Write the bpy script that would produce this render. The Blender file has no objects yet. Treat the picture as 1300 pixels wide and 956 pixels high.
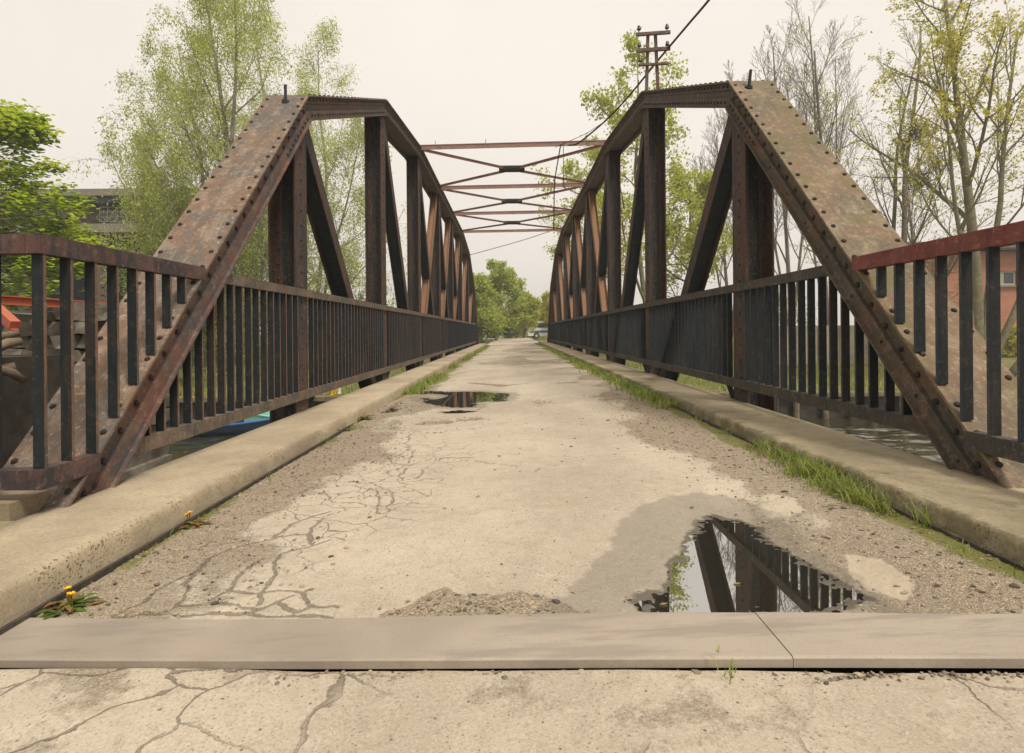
import bpy, bmesh, math, random
import numpy as np
from mathutils import Vector, Matrix

random.seed(7)
S = bpy.context.scene
COL = S.collection
R_ = math.radians

# ------------------------------------------------------------------ camera numbers
F = 722.0            # focal length in pixels of the 1300 px wide photograph
VX, VY = 650.0, 420.0
ROLL = R_(0.5)

def ray(px, py):
    u, v = (px - VX) / F, (VY - py) / F
    c, s = math.cos(ROLL), math.sin(ROLL)
    return (u * c + v * s, -u * s + v * c)

def P(px, py, Y):
    u, v = ray(px, py)
    return Vector((u * Y, Y, v * Y))

ZL, ZR, XL, XR = -0.846, -0.719, -1.466, 1.5275       # road level at its two kerbs
def road_z(x):
    return ZL + (ZR - ZL) * (x - XL) / (XR - XL)
def G(px, py, z=None):
    u, v = ray(px, py)
    if z is not None:
        Y = z / v
    else:
        b = (ZR - ZL) / (XR - XL)
        a = ZL - b * XL
        Y = a / (v - b * u)
    return (u * Y, Y)

# ------------------------------------------------------------------ numpy noise
def _h(i, j, seed):
    n = (i.astype(np.int64) * 374761393 + j.astype(np.int64) * 668265263 + seed * 974711) & 0x7fffffff
    n = (n ^ (n >> 13)) * 1274126177 & 0x7fffffff
    return ((n ^ (n >> 16)) & 0xffff) / 65535.0
def vnoise(x, y, seed=0):
    x = np.asarray(x, float); y = np.asarray(y, float)
    i, j = np.floor(x), np.floor(y)
    a, b = x - i, y - j
    a = a * a * (3 - 2 * a); b = b * b * (3 - 2 * b)
    i = i.astype(int); j = j.astype(int)
    return ((_h(i, j, seed) * (1 - a) + _h(i + 1, j, seed) * a) * (1 - b) +
            (_h(i, j + 1, seed) * (1 - a) + _h(i + 1, j + 1, seed) * a) * b)
def fbm(x, y, seed=0, octv=4):
    t = 0; amp = .5; tot = 0
    for k in range(octv):
        t = t + amp * vnoise(np.asarray(x) * 2 ** k, np.asarray(y) * 2 ** k, seed + k * 17); tot += amp; amp *= .5
    return t / tot
def sstep(a, b, x):
    t = np.clip((x - a) / (b - a), 0, 1)
    return t * t * (3 - 2 * t)
def seg_dist(X, Y, pts):
    d = np.full(X.shape, 1e9)
    for (x0, y0), (x1, y1) in zip(pts[:-1], pts[1:]):
        dx, dy = x1 - x0, y1 - y0
        t = np.clip(((X - x0) * dx + (Y - y0) * dy) / (dx * dx + dy * dy + 1e-12), 0, 1)
        d = np.minimum(d, np.hypot(X - x0 - t * dx, Y - y0 - t * dy))
    return d
def poly_sd(X, Y, pts):
    """signed distance to a polygon, positive inside"""
    d = seg_dist(X, Y, list(pts) + [pts[0]])
    ins = np.zeros(X.shape, bool)
    n = len(pts)
    for k in range(n):
        x0, y0 = pts[k]; x1, y1 = pts[(k + 1) % n]
        c = ((y0 > Y) != (y1 > Y)) & (X < (x1 - x0) * (Y - y0) / (y1 - y0 + 1e-12) + x0)
        ins ^= c
    return np.where(ins, d, -d)

# ------------------------------------------------------------------ mesh building
class MB:
    def __init__(s):
        s.v, s.f, s.m = [], [], []
    def add(s, vs, fs, m=0):
        o = len(s.v)
        s.v.extend([tuple(p) for p in vs])
        s.f.extend([tuple(i + o for i in f) for f in fs])
        s.m.extend([m] * len(fs))
    BOXF = [(0, 1, 3, 2), (4, 6, 7, 5), (0, 4, 5, 1), (2, 3, 7, 6), (0, 2, 6, 4), (1, 5, 7, 3)]
    def box(s, x0, x1, y0, y1, z0, z1, m=0):
        s.add([(x, y, z) for x in (x0, x1) for y in (y0, y1) for z in (z0, z1)], s.BOXF, m)
    def obox(s, o, ax, ay, az, a, b, c, m=0):
        o = Vector(o); ax = Vector(ax); ay = Vector(ay); az = Vector(az)
        s.add([o + ax * p + ay * q + az * r for p in a for q in b for r in c], s.BOXF, m)
    def bar(s, p0, p1, w, h, up=(0, 0, 1), m=0, e=0):
        p0 = Vector(p0); p1 = Vector(p1); d = (p1 - p0); L = d.length; d.normalize()
        side = d.cross(Vector(up))
        if side.length < 1e-4: side = d.cross(Vector((1, 0, 0)))
        side.normalize(); u = side.cross(d).normalized()
        s.obox(p0, d, side, u, (-e, L + e), (-w / 2, w / 2), (-h / 2, h / 2), m)
    def tube(s, pts, rad, n=6, cap=True, m=0):
        pts = [Vector(p) for p in pts]
        if not hasattr(rad, '__len__'): rad = [rad] * len(pts)
        vs, fs = [], []
        prev = None
        for k, p in enumerate(pts):
            d = (pts[min(k + 1, len(pts) - 1)] - pts[max(k - 1, 0)])
            if d.length < 1e-9: d = Vector((0, 0, 1))
            d.normalize()
            if prev is None:
                a = d.orthogonal().normalized()
            else:
                a = prev - d * prev.dot(d)
                a = a.normalized() if a.length > 1e-6 else d.orthogonal().normalized()
            prev = a
            b = d.cross(a)
            for i in range(n):
                t = 2 * math.pi * i / n
                vs.append(p + (a * math.cos(t) + b * math.sin(t)) * rad[k])
        for k in range(len(pts) - 1):
            for i in range(n):
                j = (i + 1) % n
                fs.append((k * n + i, k * n + j, (k + 1) * n + j, (k + 1) * n + i))
        if cap:
            fs.append(tuple(range(n - 1, -1, -1)))
            fs.append(tuple((len(pts) - 1) * n + i for i in range(n)))
        s.add(vs, fs, m)
    def lathe(s, c, prof, n=10, m=0):
        s.tube([Vector(c) + Vector((0, 0, z)) for r, z in prof], [max(r, 1e-4) for r, z in prof], n, True, m)
    def rivet(s, p, nrm, r=.018, h=.013, m=0):
        p = Vector(p); nrm = Vector(nrm).normalized(); a = nrm.orthogonal().normalized(); b = nrm.cross(a)
        vs, fs = [], []
        for (rr, hh) in ((r, -.002), (r * .92, h * .55), (r * .55, h * .93)):
            for i in range(7):
                t = i * 2 * math.pi / 7
                vs.append(p + (a * math.cos(t) + b * math.sin(t)) * rr + nrm * hh)
        vs.append(p + nrm * h)
        for k in range(2):
            for i in range(7):
                j = (i + 1) % 7
                fs.append((k * 7 + i, k * 7 + j, k * 7 + 7 + j, k * 7 + 7 + i))
        for i in range(7):
            fs.append((14 + i, 14 + (i + 1) % 7, 21))
        s.add(vs, fs, m)
    def build(s, name, mats, parent=None, smooth=False, fix=True):
        off = Vector((0, 0, 0))
        if parent is not None:
            off = world_loc(parent)
        me = bpy.data.meshes.new(name)
        me.from_pydata([(x - off.x, y - off.y, z - off.z) for x, y, z in s.v], [], s.f)
        if not isinstance(mats, (list, tuple)): mats = [mats]
        for mt in mats: me.materials.append(mt)
        if any(s.m): me.polygons.foreach_set('material_index', s.m)
        if fix:
            bm = bmesh.new(); bm.from_mesh(me)
            bmesh.ops.recalc_face_normals(bm, faces=bm.faces)
            bm.to_mesh(me); bm.free()
        if smooth: me.polygons.foreach_set('use_smooth', [True] * len(me.polygons))
        me.update()
        o = bpy.data.objects.new(name, me); COL.objects.link(o)
        if parent is not None: o.parent = parent
        return o
    def thing(s, name, mats, base, smooth=False):
        """a one-mesh thing whose origin is its base"""
        e = bpy.data.objects.new('tmp', None); e.location = base
        o = s.build(name, mats, None, smooth)
        b = Vector(base)
        o.data.transform(Matrix.Translation(-b)); o.location = b
        bpy.data.objects.remove(e)
        return o

def world_loc(o):
    v = Vector(o.location)
    while o.parent is not None:
        o = o.parent; v = v + Vector(o.location)
    return v
def tag(o, label=None, cat=None, group=None, kind=None):
    if label: o['label'] = label
    if cat: o['category'] = cat
    if group: o['group'] = group
    if kind: o['kind'] = kind
    return o
def empty(name, loc, label, cat, group=None):
    o = bpy.data.objects.new(name, None); COL.objects.link(o); o.location = loc
    o.empty_display_size = .2
    return tag(o, label, cat, group)

# ------------------------------------------------------------------ node helpers
class NT:
    def __init__(s, name, rough=.8, spec=.3):
        s.mat = bpy.data.materials.new(name); s.mat.use_nodes = True
        s.t = s.mat.node_tree; s.bsdf = s.t.nodes['Principled BSDF']
        s.set('Roughness', rough); s.set('Specular IOR Level', spec)
        s._co = None
    def n(s, typ, ins=None, **props):
        nd = s.t.nodes.new(typ)
        for k, v in props.items(): setattr(nd, k, v)
        for k, v in (ins or {}).items():
            if isinstance(v, bpy.types.NodeSocket): s.t.links.new(v, nd.inputs[k])
            else: nd.inputs[k].default_value = v
        return nd
    def set(s, k, v):
        if isinstance(v, bpy.types.NodeSocket): s.t.links.new(v, s.bsdf.inputs[k])
        else: s.bsdf.inputs[k].default_value = (*v, 1) if k == 'Base Color' and len(v) == 3 else v
    @property
    def co(s):
        if s._co is None: s._co = s.n('ShaderNodeTexCoord').outputs['Object']
        return s._co
    def map(s, scale=(1, 1, 1), vec=None):
        return s.n('ShaderNodeMapping', {'Vector': vec or s.co, 'Scale': scale}).outputs[0]
    def noise(s, scale, detail=4, rough=.6, vec=None, dist=0):
        return s.n('ShaderNodeTexNoise', {'Vector': vec or s.co, 'Scale': scale, 'Detail': detail, 'Roughness': rough, 'Distortion': dist}).outputs[0]
    def vor(s, scale, vec=None, feature='F1', out='Distance', rand=1.0):
        return s.n('ShaderNodeTexVoronoi', {'Vector': vec or s.co, 'Scale': scale, 'Randomness': rand}, feature=feature).outputs[out]
    def ramp(s, fac, stops, interp='LINEAR'):
        nd = s.n('ShaderNodeValToRGB', {'Fac': fac}); cr = nd.color_ramp; cr.interpolation = interp
        while len(cr.elements) < len(stops): cr.elements.new(.5)
        for e, (p, c) in zip(cr.elements, stops):
            e.position = p; e.color = (*c, 1) if hasattr(c, '__len__') else (c, c, c, 1)
        return nd.outputs[0]
    def mix(s, fac, a, b, blend='MIX'):
        nd = s.n('ShaderNodeMix', data_type='RGBA', blend_type=blend)
        for i, v in ((0, fac), (6, a), (7, b)):
            if isinstance(v, bpy.types.NodeSocket): s.t.links.new(v, nd.inputs[i])
            else: nd.inputs[i].default_value = (*v, 1) if hasattr(v, '__len__') and len(v) == 3 else v
        return nd.outputs[2]
    def math(s, op, a, b=0.0, clamp=False):
        nd = s.n('ShaderNodeMath', operation=op, use_clamp=clamp)
        for i, v in ((0, a), (1, b)):
            if isinstance(v, bpy.types.NodeSocket): s.t.links.new(v, nd.inputs[i])
            else: nd.inputs[i].default_value = v
        return nd.outputs[0]
    def step(s, x, a, b):
        return s.n('ShaderNodeMapRange', {'Value': x, 'From Min': a, 'From Max': b, 'To Min': 0.0, 'To Max': 1.0}, interpolation_type='SMOOTHSTEP').outputs[0]
    def attr(s, name):
        return s.n('ShaderNodeAttribute', attribute_name=name).outputs['Fac']
    def bump(s, h, strength=.5, dist=.01):
        nd = s.n('ShaderNodeBump', {'Height': h, 'Strength': strength, 'Distance': dist})
        s.set('Normal', nd.outputs[0])
    def nz(s):
        g = s.n('ShaderNodeNewGeometry').outputs['Normal']
        return s.n('ShaderNodeSeparateXYZ', {'Vector': g}).outputs[2]

def flat(name, col, rough=.7, var=.25, scale=6, spec=.3, bump=.15):
    m = NT(name, rough, spec)
    f = m.noise(scale, 5, .65)
    m.set('Base Color', m.mix(m.ramp(f, [(.3, 0.), (.7, 1.)]), tuple(c * (1 - var) for c in col), tuple(min(1, c * (1 + var)) for c in col)))
    if bump: m.bump(f, bump, .01)
    return m.mat

def steel(name, c_dark, c_rust, c_pale, pale=.5, rustpos=.5, streak=(1, 1, 1), rough=.78, moss=0, scale=1.0, mosscol=(.09, .085, .025), rot=0.0):
    """old painted steel: dark paint left in patches, rust, pale dusty bloom, runs along the member, optional moss"""
    m = NT(name, rough, .25)
    rv = m.n('ShaderNodeMapping', {'Vector': m.co, 'Rotation': (R_(rot), 0, 0)}).outputs[0] if rot else m.co
    v = m.map(streak, rv)
    big = m.noise(2.2 * scale, 8, .7, v, .3)
    mid = m.noise(9 * scale, 7, .75, v, .2)
    run = m.noise(16 * scale, 6, .7, m.map((1.6, .10, 1.6) if rot else (1.6, 1.6, .10), rv), .15)
    fine = m.noise(70 * scale, 5, .8)
    flake = m.noise(28 * scale, 8, .85)
    a = m.math('ADD', m.math('MULTIPLY', big, .45), m.math('ADD', m.math('MULTIPLY', mid, .33), m.math('MULTIPLY', run, .22)))
    c = m.mix(m.step(a, rustpos - .055, rustpos + .045), c_dark, c_rust)
    b = m.noise(4.3 * scale, 9, .75, m.map(tuple(q * 1.3 for q in streak), rv), .4)
    b = m.math('ADD', m.math('MULTIPLY', b, .7), m.math('MULTIPLY', run, .3))
    c = m.mix(m.math('MULTIPLY', m.step(b, .48, .60), pale), c, c_pale)
    c = m.mix(m.math('MULTIPLY', m.step(run, .56, .66), .45), c, tuple(q * .55 for q in c_rust))
    c = m.mix(m.math('MULTIPLY', m.step(fine, .52, .70), .6), c, tuple(q * .42 for q in c_rust))
    c = m.mix(m.math('MULTIPLY', m.step(flake, .55, .60), .55), c, tuple(min(1, q * 1.55) for q in c_pale))
    c = m.mix(m.math('MULTIPLY', m.step(flake, .43, .38), .65), c, tuple(q * .7 for q in c_dark))
    if moss:
        mo = m.noise(3.1, 8, .75)
        c = m.mix(m.math('MULTIPLY', m.step(mo, .62 - .3 * moss, .76 - .3 * moss), .75), c, mosscol)
    m.set('Base Color', c)
    h = m.math('ADD', m.math('MULTIPLY', mid, .5), m.math('ADD', m.math('MULTIPLY', fine, .4), m.math('MULTIPLY', flake, .4)))
    m.bump(h, .6, .006)
    m.set('Roughness', m.math('ADD', .6, m.math('MULTIPLY', mid, .35)))
    return m.mat

M = {}
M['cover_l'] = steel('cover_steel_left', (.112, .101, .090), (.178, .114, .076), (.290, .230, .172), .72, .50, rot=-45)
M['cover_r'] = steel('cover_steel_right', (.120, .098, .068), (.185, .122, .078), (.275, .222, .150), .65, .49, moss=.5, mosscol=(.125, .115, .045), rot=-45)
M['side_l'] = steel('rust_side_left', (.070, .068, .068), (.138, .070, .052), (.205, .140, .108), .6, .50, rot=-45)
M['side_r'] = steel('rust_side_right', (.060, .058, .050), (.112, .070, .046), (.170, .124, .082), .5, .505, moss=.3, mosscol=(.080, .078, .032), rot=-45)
M['chord'] = steel('rust_chord', (.058, .056, .053), (.110, .066, .048), (.170, .115, .085), .55, .50)
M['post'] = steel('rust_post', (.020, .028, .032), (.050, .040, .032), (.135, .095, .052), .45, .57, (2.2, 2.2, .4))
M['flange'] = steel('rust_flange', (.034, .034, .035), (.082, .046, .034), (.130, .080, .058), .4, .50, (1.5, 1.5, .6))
M['diag'] = steel('shaded_rust_diagonal', (.016, .026, .031), (.040, .032, .028), (.06, .045, .034), .22, .57, (1.5, 1.5, .6))  # darker copy of the diagonal steel; shade of downward faces is in the colour
M['diag_lit'] = steel('sky_lit_diagonal', (.13, .07, .045), (.235, .125, .07), (.30, .18, .095), .5, .42, (2, 2, .5))  # brighter copy for the reversed diagonals; sky light on them painted into the colour
M['rail'] = steel('rust_rail', (.080, .073, .064), (.140, .100, .072), (.205, .160, .118), .55, .51)
M['rail_r'] = steel('grey_rail', (.050, .050, .046), (.085, .064, .045), (.135, .11, .075), .45, .53)
M['rail_near'] = steel('dark_rail', (.040, .036, .040), (.105, .056, .046), (.150, .094, .074), .45, .51)
M['rail_red'] = steel('red_painted_rail', (.120, .040, .036), (.165, .052, .045), (.235, .110, .090), .4, .46)
M['bar'] = steel('dark_bar', (.013, .020, .023), (.034, .027, .024), (.055, .045, .038), .3, .54, (2, 2, .5))
M['bar_edge'] = steel('lit_bar_edge', (.075, .058, .048), (.14, .085, .06), (.21, .155, .115), .5, .47, (2, 2, .7))  # lighter rust on the road-facing edge; the light falling there is painted in
M['bar_edge_r'] = steel('skylit_bar_edge', (.042, .050, .060), (.062, .058, .058), (.105, .098, .092), .4, .53, (2, 2, .7))  # bluish tone paints the skylight on the right bars' road-facing edge
M['brace'] = steel('brace_steel', (.18, .125, .105), (.30, .175, .14), (.38, .26, .21), .4, .46)
M['dark_plate'] = steel('dark_gusset', (.022, .03, .034), (.05, .034, .028), (.06, .045, .035), .2, .56)
M['pole'] = steel('pole_steel', (.075, .062, .060), (.15, .09, .075), (.2, .14, .11), .3, .5)
M['red_steel'] = flat('red_lead_paint', (.42, .115, .06), .6, .15, 4)
M['rivet'] = steel('shaded_rivet_rust', (.020, .019, .019), (.045, .030, .024), (.07, .05, .038), .3, .5)  # darker than the plates; the rivets' shade is painted into this rust
M['strip'] = steel('strip_steel', (.040, .037, .034), (.070, .052, .040), (.12, .095, .07), .4, .53)
M['cable'] = flat('black_cable', (.025, .025, .026), .6, .1, 9)
M['glass_ins'] = flat('insulator_glaze', (.055, .045, .04), .25, .2, 12, .6)

# ------------------------------------------------------------------ concrete
def concrete(name, base, var=.18, moss=0, agg=True):
    m = NT(name, .92, .2)
    big = m.noise(1.1, 6, .65); mid = m.noise(8, 6, .7); fine = m.noise(160, 3, .7)
    c = m.mix(m.step(big, .35, .65), tuple(q * (1 - var) for q in base), tuple(q * (1 + var) for q in base))
    c = m.mix(m.math('MULTIPLY', m.step(mid, .5, .72), .45), c, tuple(q * .62 for q in base))
    c = m.mix(m.math('MULTIPLY', m.step(fine, .53, .70), .55), c, tuple(q * .42 for q in base))
    c = m.mix(m.math('MULTIPLY', m.step(fine, .47, .33), .3), c, tuple(min(.8, q * 1.45) for q in base))
    gr = m.noise(75, 5, .8); st = m.noise(22, 5, .75)
    c = m.mix(m.math('MULTIPLY', m.step(gr, .52, .66), .5), c, tuple(q * .5 for q in base))
    c = m.mix(m.math('MULTIPLY', m.step(gr, .46, .32), .35), c, tuple(min(.8, q * 1.45) for q in base))
    c = m.mix(m.math('MULTIPLY', m.step(st, .54, .68), .35), c, tuple(q * .6 for q in base))
    h = m.math('ADD', m.math('MULTIPLY', mid, .5), m.math('MULTIPLY', gr, .45))
    if agg:
        face = m.attr('face')
        dv = m.n('ShaderNodeVectorMath', {0: m.co, 1: m.n('ShaderNodeVectorMath', {0: m.n('ShaderNodeTexNoise', {'Vector': m.co, 'Scale': 60.0}).outputs['Color'], 'Scale': .02}, operation='SCALE').outputs[0]}, operation='ADD').outputs[0]
        vd = m.vor(80, dv); vc = m.vor(80, dv, out='Color')
        peb = m.math('MULTIPLY', m.step(vd, .42, .26), m.step(m.n('ShaderNodeSeparateColor', {'Color': vc}).outputs[0], .45, .5))
        holes = m.math('MULTIPLY', peb, m.step(m.math('ADD', face, m.math('MULTIPLY', mid, .5)), .75, 1.0))
        holes = m.math('MULTIPLY', holes, m.step(m.noise(4.5, 4, .7), .44, .60))
        c = m.mix(m.math('MULTIPLY', holes, .8), c, tuple(q * .33 for q in base))
        h = m.math('SUBTRACT', h, m.math('MULTIPLY', holes, .7))
        if moss:
            mm = m.math('MULTIPLY', m.step(m.math('ADD', m.noise(3, 6, .75), m.math('MULTIPLY', face, .16)), .52, .70), moss)
            c = m.mix(mm, c, (.085, .082, .032))
    m.set('Base Color', c)
    m.bump(h, .7, .008)
    return m.mat
M['walk_l'] = concrete('kerb_concrete_left', (.40, .33, .23), moss=.12)
M['walk_r'] = concrete('kerb_concrete_right', (.355, .298, .198), moss=.6)
M['abut'] = concrete('abutment_concrete', (.28, .225, .15), agg=False)
M['fence_c'] = concrete('panel_concrete', (.42, .36, .27), agg=False)

# ------------------------------------------------------------------ asphalt
def asphalt(name, approach=False):
    m = NT(name, .9, .25)
    geo = m.n('ShaderNodeNewGeometry').outputs['Position']
    m._co = geo
    big = m.noise(.9, 6, .6); mid = m.noise(5, 6, .65); fine = m.noise(90, 5, .75); vfine = m.noise(300, 3, .7)
    base = m.mix(m.step(m.math('ADD', m.math('MULTIPLY', big, .55), m.math('MULTIPLY', m.noise(1.7, 5, .6, m.map((1, .45, 1))), .45)), .38, .60), (.385, .328, .252), (.505, .438, .342))
    base = m.mix(m.math('MULTIPLY', m.step(mid, .50, .70), .35), base, (.345, .27, .20))
    stain = m.noise(17, 6, .75, None, .4); grain = m.noise(130, 4, .8)
    base = m.mix(m.math('MULTIPLY', m.step(stain, .50, .68), .38), base, (.27, .22, .155))
    base = m.mix(m.math('MULTIPLY', m.step(stain, .46, .32), .35), base, (.58, .515, .41))
    base = m.mix(m.math('MULTIPLY', m.step(grain, .52, .66), .62), base, (.20, .165, .12))
    base = m.mix(m.math('MULTIPLY', m.step(grain, .46, .33), .45), base, (.64, .575, .47))
    base = m.mix(m.math('MULTIPLY', m.step(vfine, .55, .72), .55), base, (.17, .135, .09))
    base = m.mix(m.math('MULTIPLY', m.step(vfine, .45, .30), .28), base, (.52, .43, .29))
    # bare aggregate
    vec = geo
    vd = m.vor(85, vec); vc = m.n('ShaderNodeSeparateColor', {'Color': m.vor(85, vec, out='Color')}).outputs[0]
    vd2 = m.vor(190, vec); vc2 = m.n('ShaderNodeSeparateColor', {'Color': m.vor(190, vec, out='Color')}).outputs[0]
    stone = m.ramp(vc2, [(0, (.16, .128, .088)), (.25, (.31, .25, .17)), (.6, (.40, .32, .22)), (.85, (.48, .375, .26)), (1, (.64, .55, .40))])
    stone = m.mix(m.math('MULTIPLY', m.step(vd2, .32, .62), .7), stone, (.15, .118, .08))
    stone = m.mix(m.math('MULTIPLY', m.step(vd, .40, .30), m.step(vc, .72, .76)), stone, m.ramp(m.vor(85, vec, out='Color'), [(0, (.07, .065, .06)), (.5, (.26, .20, .15)), (1, (.5, .43, .34))]))
    if approach:
        grav = m.step(m.math('ADD', m.noise(2.3, 5, .7), m.math('MULTIPLY', fine, .25)), .68, .80)
    else:
        grav = m.attr('grav')
        grav = m.step(m.math('ADD', grav, m.math('MULTIPLY', m.math('SUBTRACT', m.math('ADD', m.math('MULTIPLY', fine, .5), m.math('MULTIPLY', mid, .5)), .5), 1.5)), .42, .62)
    c = m.mix(m.math('MULTIPLY', grav, .78), base, stone)
    h = m.math('ADD', m.math('MULTIPLY', grain, .5), m.math('MULTIPLY', fine, .3))
    h = m.math('ADD', h, m.math('MULTIPLY', m.math('MULTIPLY', grav, m.math('SUBTRACT', 1.0, vd2)), .8))
    # scattered dark specks
    sp = m.vor(38, vec); sc = m.n('ShaderNodeSeparateColor', {'Color': m.vor(38, vec, out='Color')}).outputs[1]
    speck = m.math('MULTIPLY', m.step(sp, .17, .10), m.step(sc, .78, .82))
    c = m.mix(m.math('MULTIPLY', speck, .75), c, (.08, .065, .05))
    sp2 = m.vor(75, vec); sc2 = m.n('ShaderNodeSeparateColor', {'Color': m.vor(75, vec, out='Color')}).outputs[2]
    c = m.mix(m.math('MULTIPLY', m.math('MULTIPLY', m.step(sp2, .24, .16), m.step(sc2, .70, .74)), .6), c, (.13, .105, .075))
    # fine alligator cracks
    dist = m.n('ShaderNodeVectorMath', {0: geo, 1: m.n('ShaderNodeVectorMath', {0: m.n('ShaderNodeTexNoise', {'Vector': geo, 'Scale': 6.0, 'Detail': 4.0}).outputs['Color'], 'Scale': .16}, operation='SCALE').outputs[0]}, operation='ADD').outputs[0]
    v1 = m.vor(3.2 if approach else 5.6, m.map((1, 1.25, .01), dist), 'DISTANCE_TO_EDGE')
    zone = m.step(m.noise(1.3, 3, .6), .42, .55) if approach else m.attr('zone')
    wid = .016 if approach else .015
    cr = m.math('MULTIPLY', m.step(m.math('ADD', v1, m.math('MULTIPLY', m.math('SUBTRACT', fine, .5), .035)), wid, .006), zone)
    if not approach:
        cd = m.attr('crk')
        cr2 = m.step(m.math('ADD', cd, m.math('MULTIPLY', m.math('SUBTRACT', fine, .5), 1.1)), .30, .72)
        cr = m.math('MAXIMUM', cr, cr2)
    c = m.mix(m.math('MULTIPLY', cr, .62), c, m.mix(m.step(vd2, .2, .5), (.20, .160, .115), (.075, .06, .045)))
    h = m.math('SUBTRACT', h, m.math('MULTIPLY', cr, .9))
    if not approach:
        moss = m.step(m.math('ADD', m.attr('moss'), m.math('MULTIPLY', m.math('SUBTRACT', m.math('ADD', fine, mid), 1.0), .9)), .42, .62)
        c = m.mix(m.math('MULTIPLY', moss, .9), c, m.mix(m.step(vfine, .35, .65), (.085, .09, .018), (.23, .23, .055)))
        wet = m.step(m.math('ADD', m.attr('wet'), m.math('MULTIPLY', m.math('SUBTRACT', m.math('ADD', m.math('MULTIPLY', fine, .35), m.math('MULTIPLY', mid, .65)), .5), .55)), .40, .62)
        soak = m.step(m.math('ADD', m.attr('soak'), m.math('MULTIPLY', m.math('SUBTRACT', fine, .5), .5)), .35, .7)
        c = m.mix(m.math('MULTIPLY', wet, .75), c, m.mix(.5, m.mix(1.0, c, (.64, .65, .66), 'MULTIPLY'), (.25, .22, .178)))
        c = m.mix(m.math('MULTIPLY', soak, .7), c, (.055, .047, .036))
        pale = m.attr('pale')
        c = m.mix(m.math('MULTIPLY', m.step(m.math('ADD', pale, m.math('MULTIPLY', m.math('SUBTRACT', mid, .5), .8)), .4, .6), .4), c, (.46, .385, .275))
        m.set('Roughness', m.math('SUBTRACT', .92, m.math('MULTIPLY', soak, .55)))
    m.set('Base Color', c)
    m.bump(h, .8, .007)
    return m.mat
M['road'] = asphalt('worn_asphalt')
M['approach'] = asphalt('cracked_asphalt', True)

def plate_mat():
    m = NT('threshold_steel', .62, .35)
    st = m.noise(3.0, 6, .65, m.map((.7, 5, 1))); big = m.noise(1.4, 4, .6); fine = m.noise(140, 3, .7)
    c = m.mix(m.step(big, .35, .65), (.275, .232, .186), (.35, .298, .238))
    c = m.mix(m.math('MULTIPLY', m.step(st, .47, .62), .6), c, (.215, .185, .152))
    c = m.mix(m.math('MULTIPLY', m.step(m.noise(6, 5, .7), .6, .75), .35), c, (.40, .255, .13))
    c = m.mix(m.math('MULTIPLY', m.step(fine, .56, .7), .4), c, (.17, .14, .10))
    m.set('Base Color', c); m.bump(m.math('ADD', m.math('MULTIPLY', fine, .5), st), .18, .004)
    return m.mat
M['plate'] = plate_mat()

def water_mat(name, deep, ior, scale, strength, rough=.03, dist=.02, stretch=(1, 1, 1)):
    m = NT(name, rough, .5)
    m.set('Base Color', deep); m.set('IOR', ior)
    if strength:
        geo = m.n('ShaderNodeNewGeometry').outputs['Position']
        a = m.noise(scale, 3, .5, m.map(stretch, geo), .4)
        m.bump(a, strength, dist)
    return m.mat
M['puddle'] = water_mat('puddle_water', (.03, .027, .02), 7.0, 9, .02, .01, .002)
M['water'] = water_mat('canal_water', (.035, .035, .016), 3.6, 6.0, .15, .03, .03, (.5, 1.9, 1))

# ------------------------------------------------------------------ vegetation materials
def leafmat(name, cols, trans=.35, rough=.55):
    m = NT(name, rough, .3)
    r = m.n('ShaderNodeNewGeometry').outputs['Random Per Island']
    k = len(cols)
    c = m.ramp(r, [(i / (k - 1), q) for i, q in enumerate(cols)])
    m.set('Base Color', c)
    tr = m.n('ShaderNodeBsdfTranslucent', {'Color': m.mix(1.0, c, (1.25, 1.2, .7), 'MULTIPLY')})
    mx = m.n('ShaderNodeMixShader', {0: trans, 1: m.bsdf.outputs[0], 2: tr.outputs[0]})
    out = [n for n in m.t.nodes if n.type == 'OUTPUT_MATERIAL'][0]
    m.t.links.new(mx.outputs[0], out.inputs[0])
    return m.mat
M['leaf_maple'] = leafmat('maple_leaf', [(.14, .22, .018), (.28, .38, .035), (.40, .49, .06), (.50, .55, .09)], .5)
M['leaf_birch'] = leafmat('birch_leaf', [(.21, .28, .055), (.35, .43, .105), (.46, .52, .155), (.53, .55, .20)], .5)
M['leaf_pale'] = leafmat('pale_leaf', [(.30, .35, .065), (.42, .47, .10), (.52, .53, .15)], .5)
M['leaf_yellow'] = leafmat('yellow_leaf', [(.34, .33, .045), (.48, .46, .07), (.56, .52, .12)], .5)
M['leaf_green'] = leafmat('green_leaf', [(.08, .15, .025), (.17, .25, .04), (.27, .34, .06), (.36, .38, .09)], .45)
M['leaf_mid'] = leafmat('mid_green_leaf', [(.18, .27, .05), (.33, .42, .085), (.45, .50, .13), (.53, .53, .18)], .5)
M['leaf_dark'] = leafmat('dark_leaf', [(.03, .06, .016), (.065, .11, .025), (.11, .15, .035)], .3)
M['bud'] = leafmat('bud_brown', [(.24, .20, .12), (.30, .25, .14), (.34, .29, .15)], .3)
M['mistle'] = leafmat('mistletoe_leaf', [(.06, .08, .025), (.10, .12, .04)], .25)
M['grass'] = leafmat('grass_blade', [(.11, .18, .022), (.20, .29, .045), (.30, .37, .08), (.40, .36, .18)], .45)
M['weed'] = leafmat('weed_leaf', [(.05, .10, .012), (.10, .16, .02), (.16, .20, .03)], .3)
M['weed_red'] = leafmat('withered_leaf', [(.22, .09, .04), (.28, .14, .05), (.2, .16, .06)], .3)
M['yellow'] = flat('dandelion_yellow', (.75, .42, .01), .6, .15, 40)
M['bark'] = flat('tree_bark', (.17, .14, .105), .9, .35, 7, .1, .8)
M['bark_green'] = flat('green_bark', (.18, .16, .10), .9, .35, 6, .1, .8)
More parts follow.
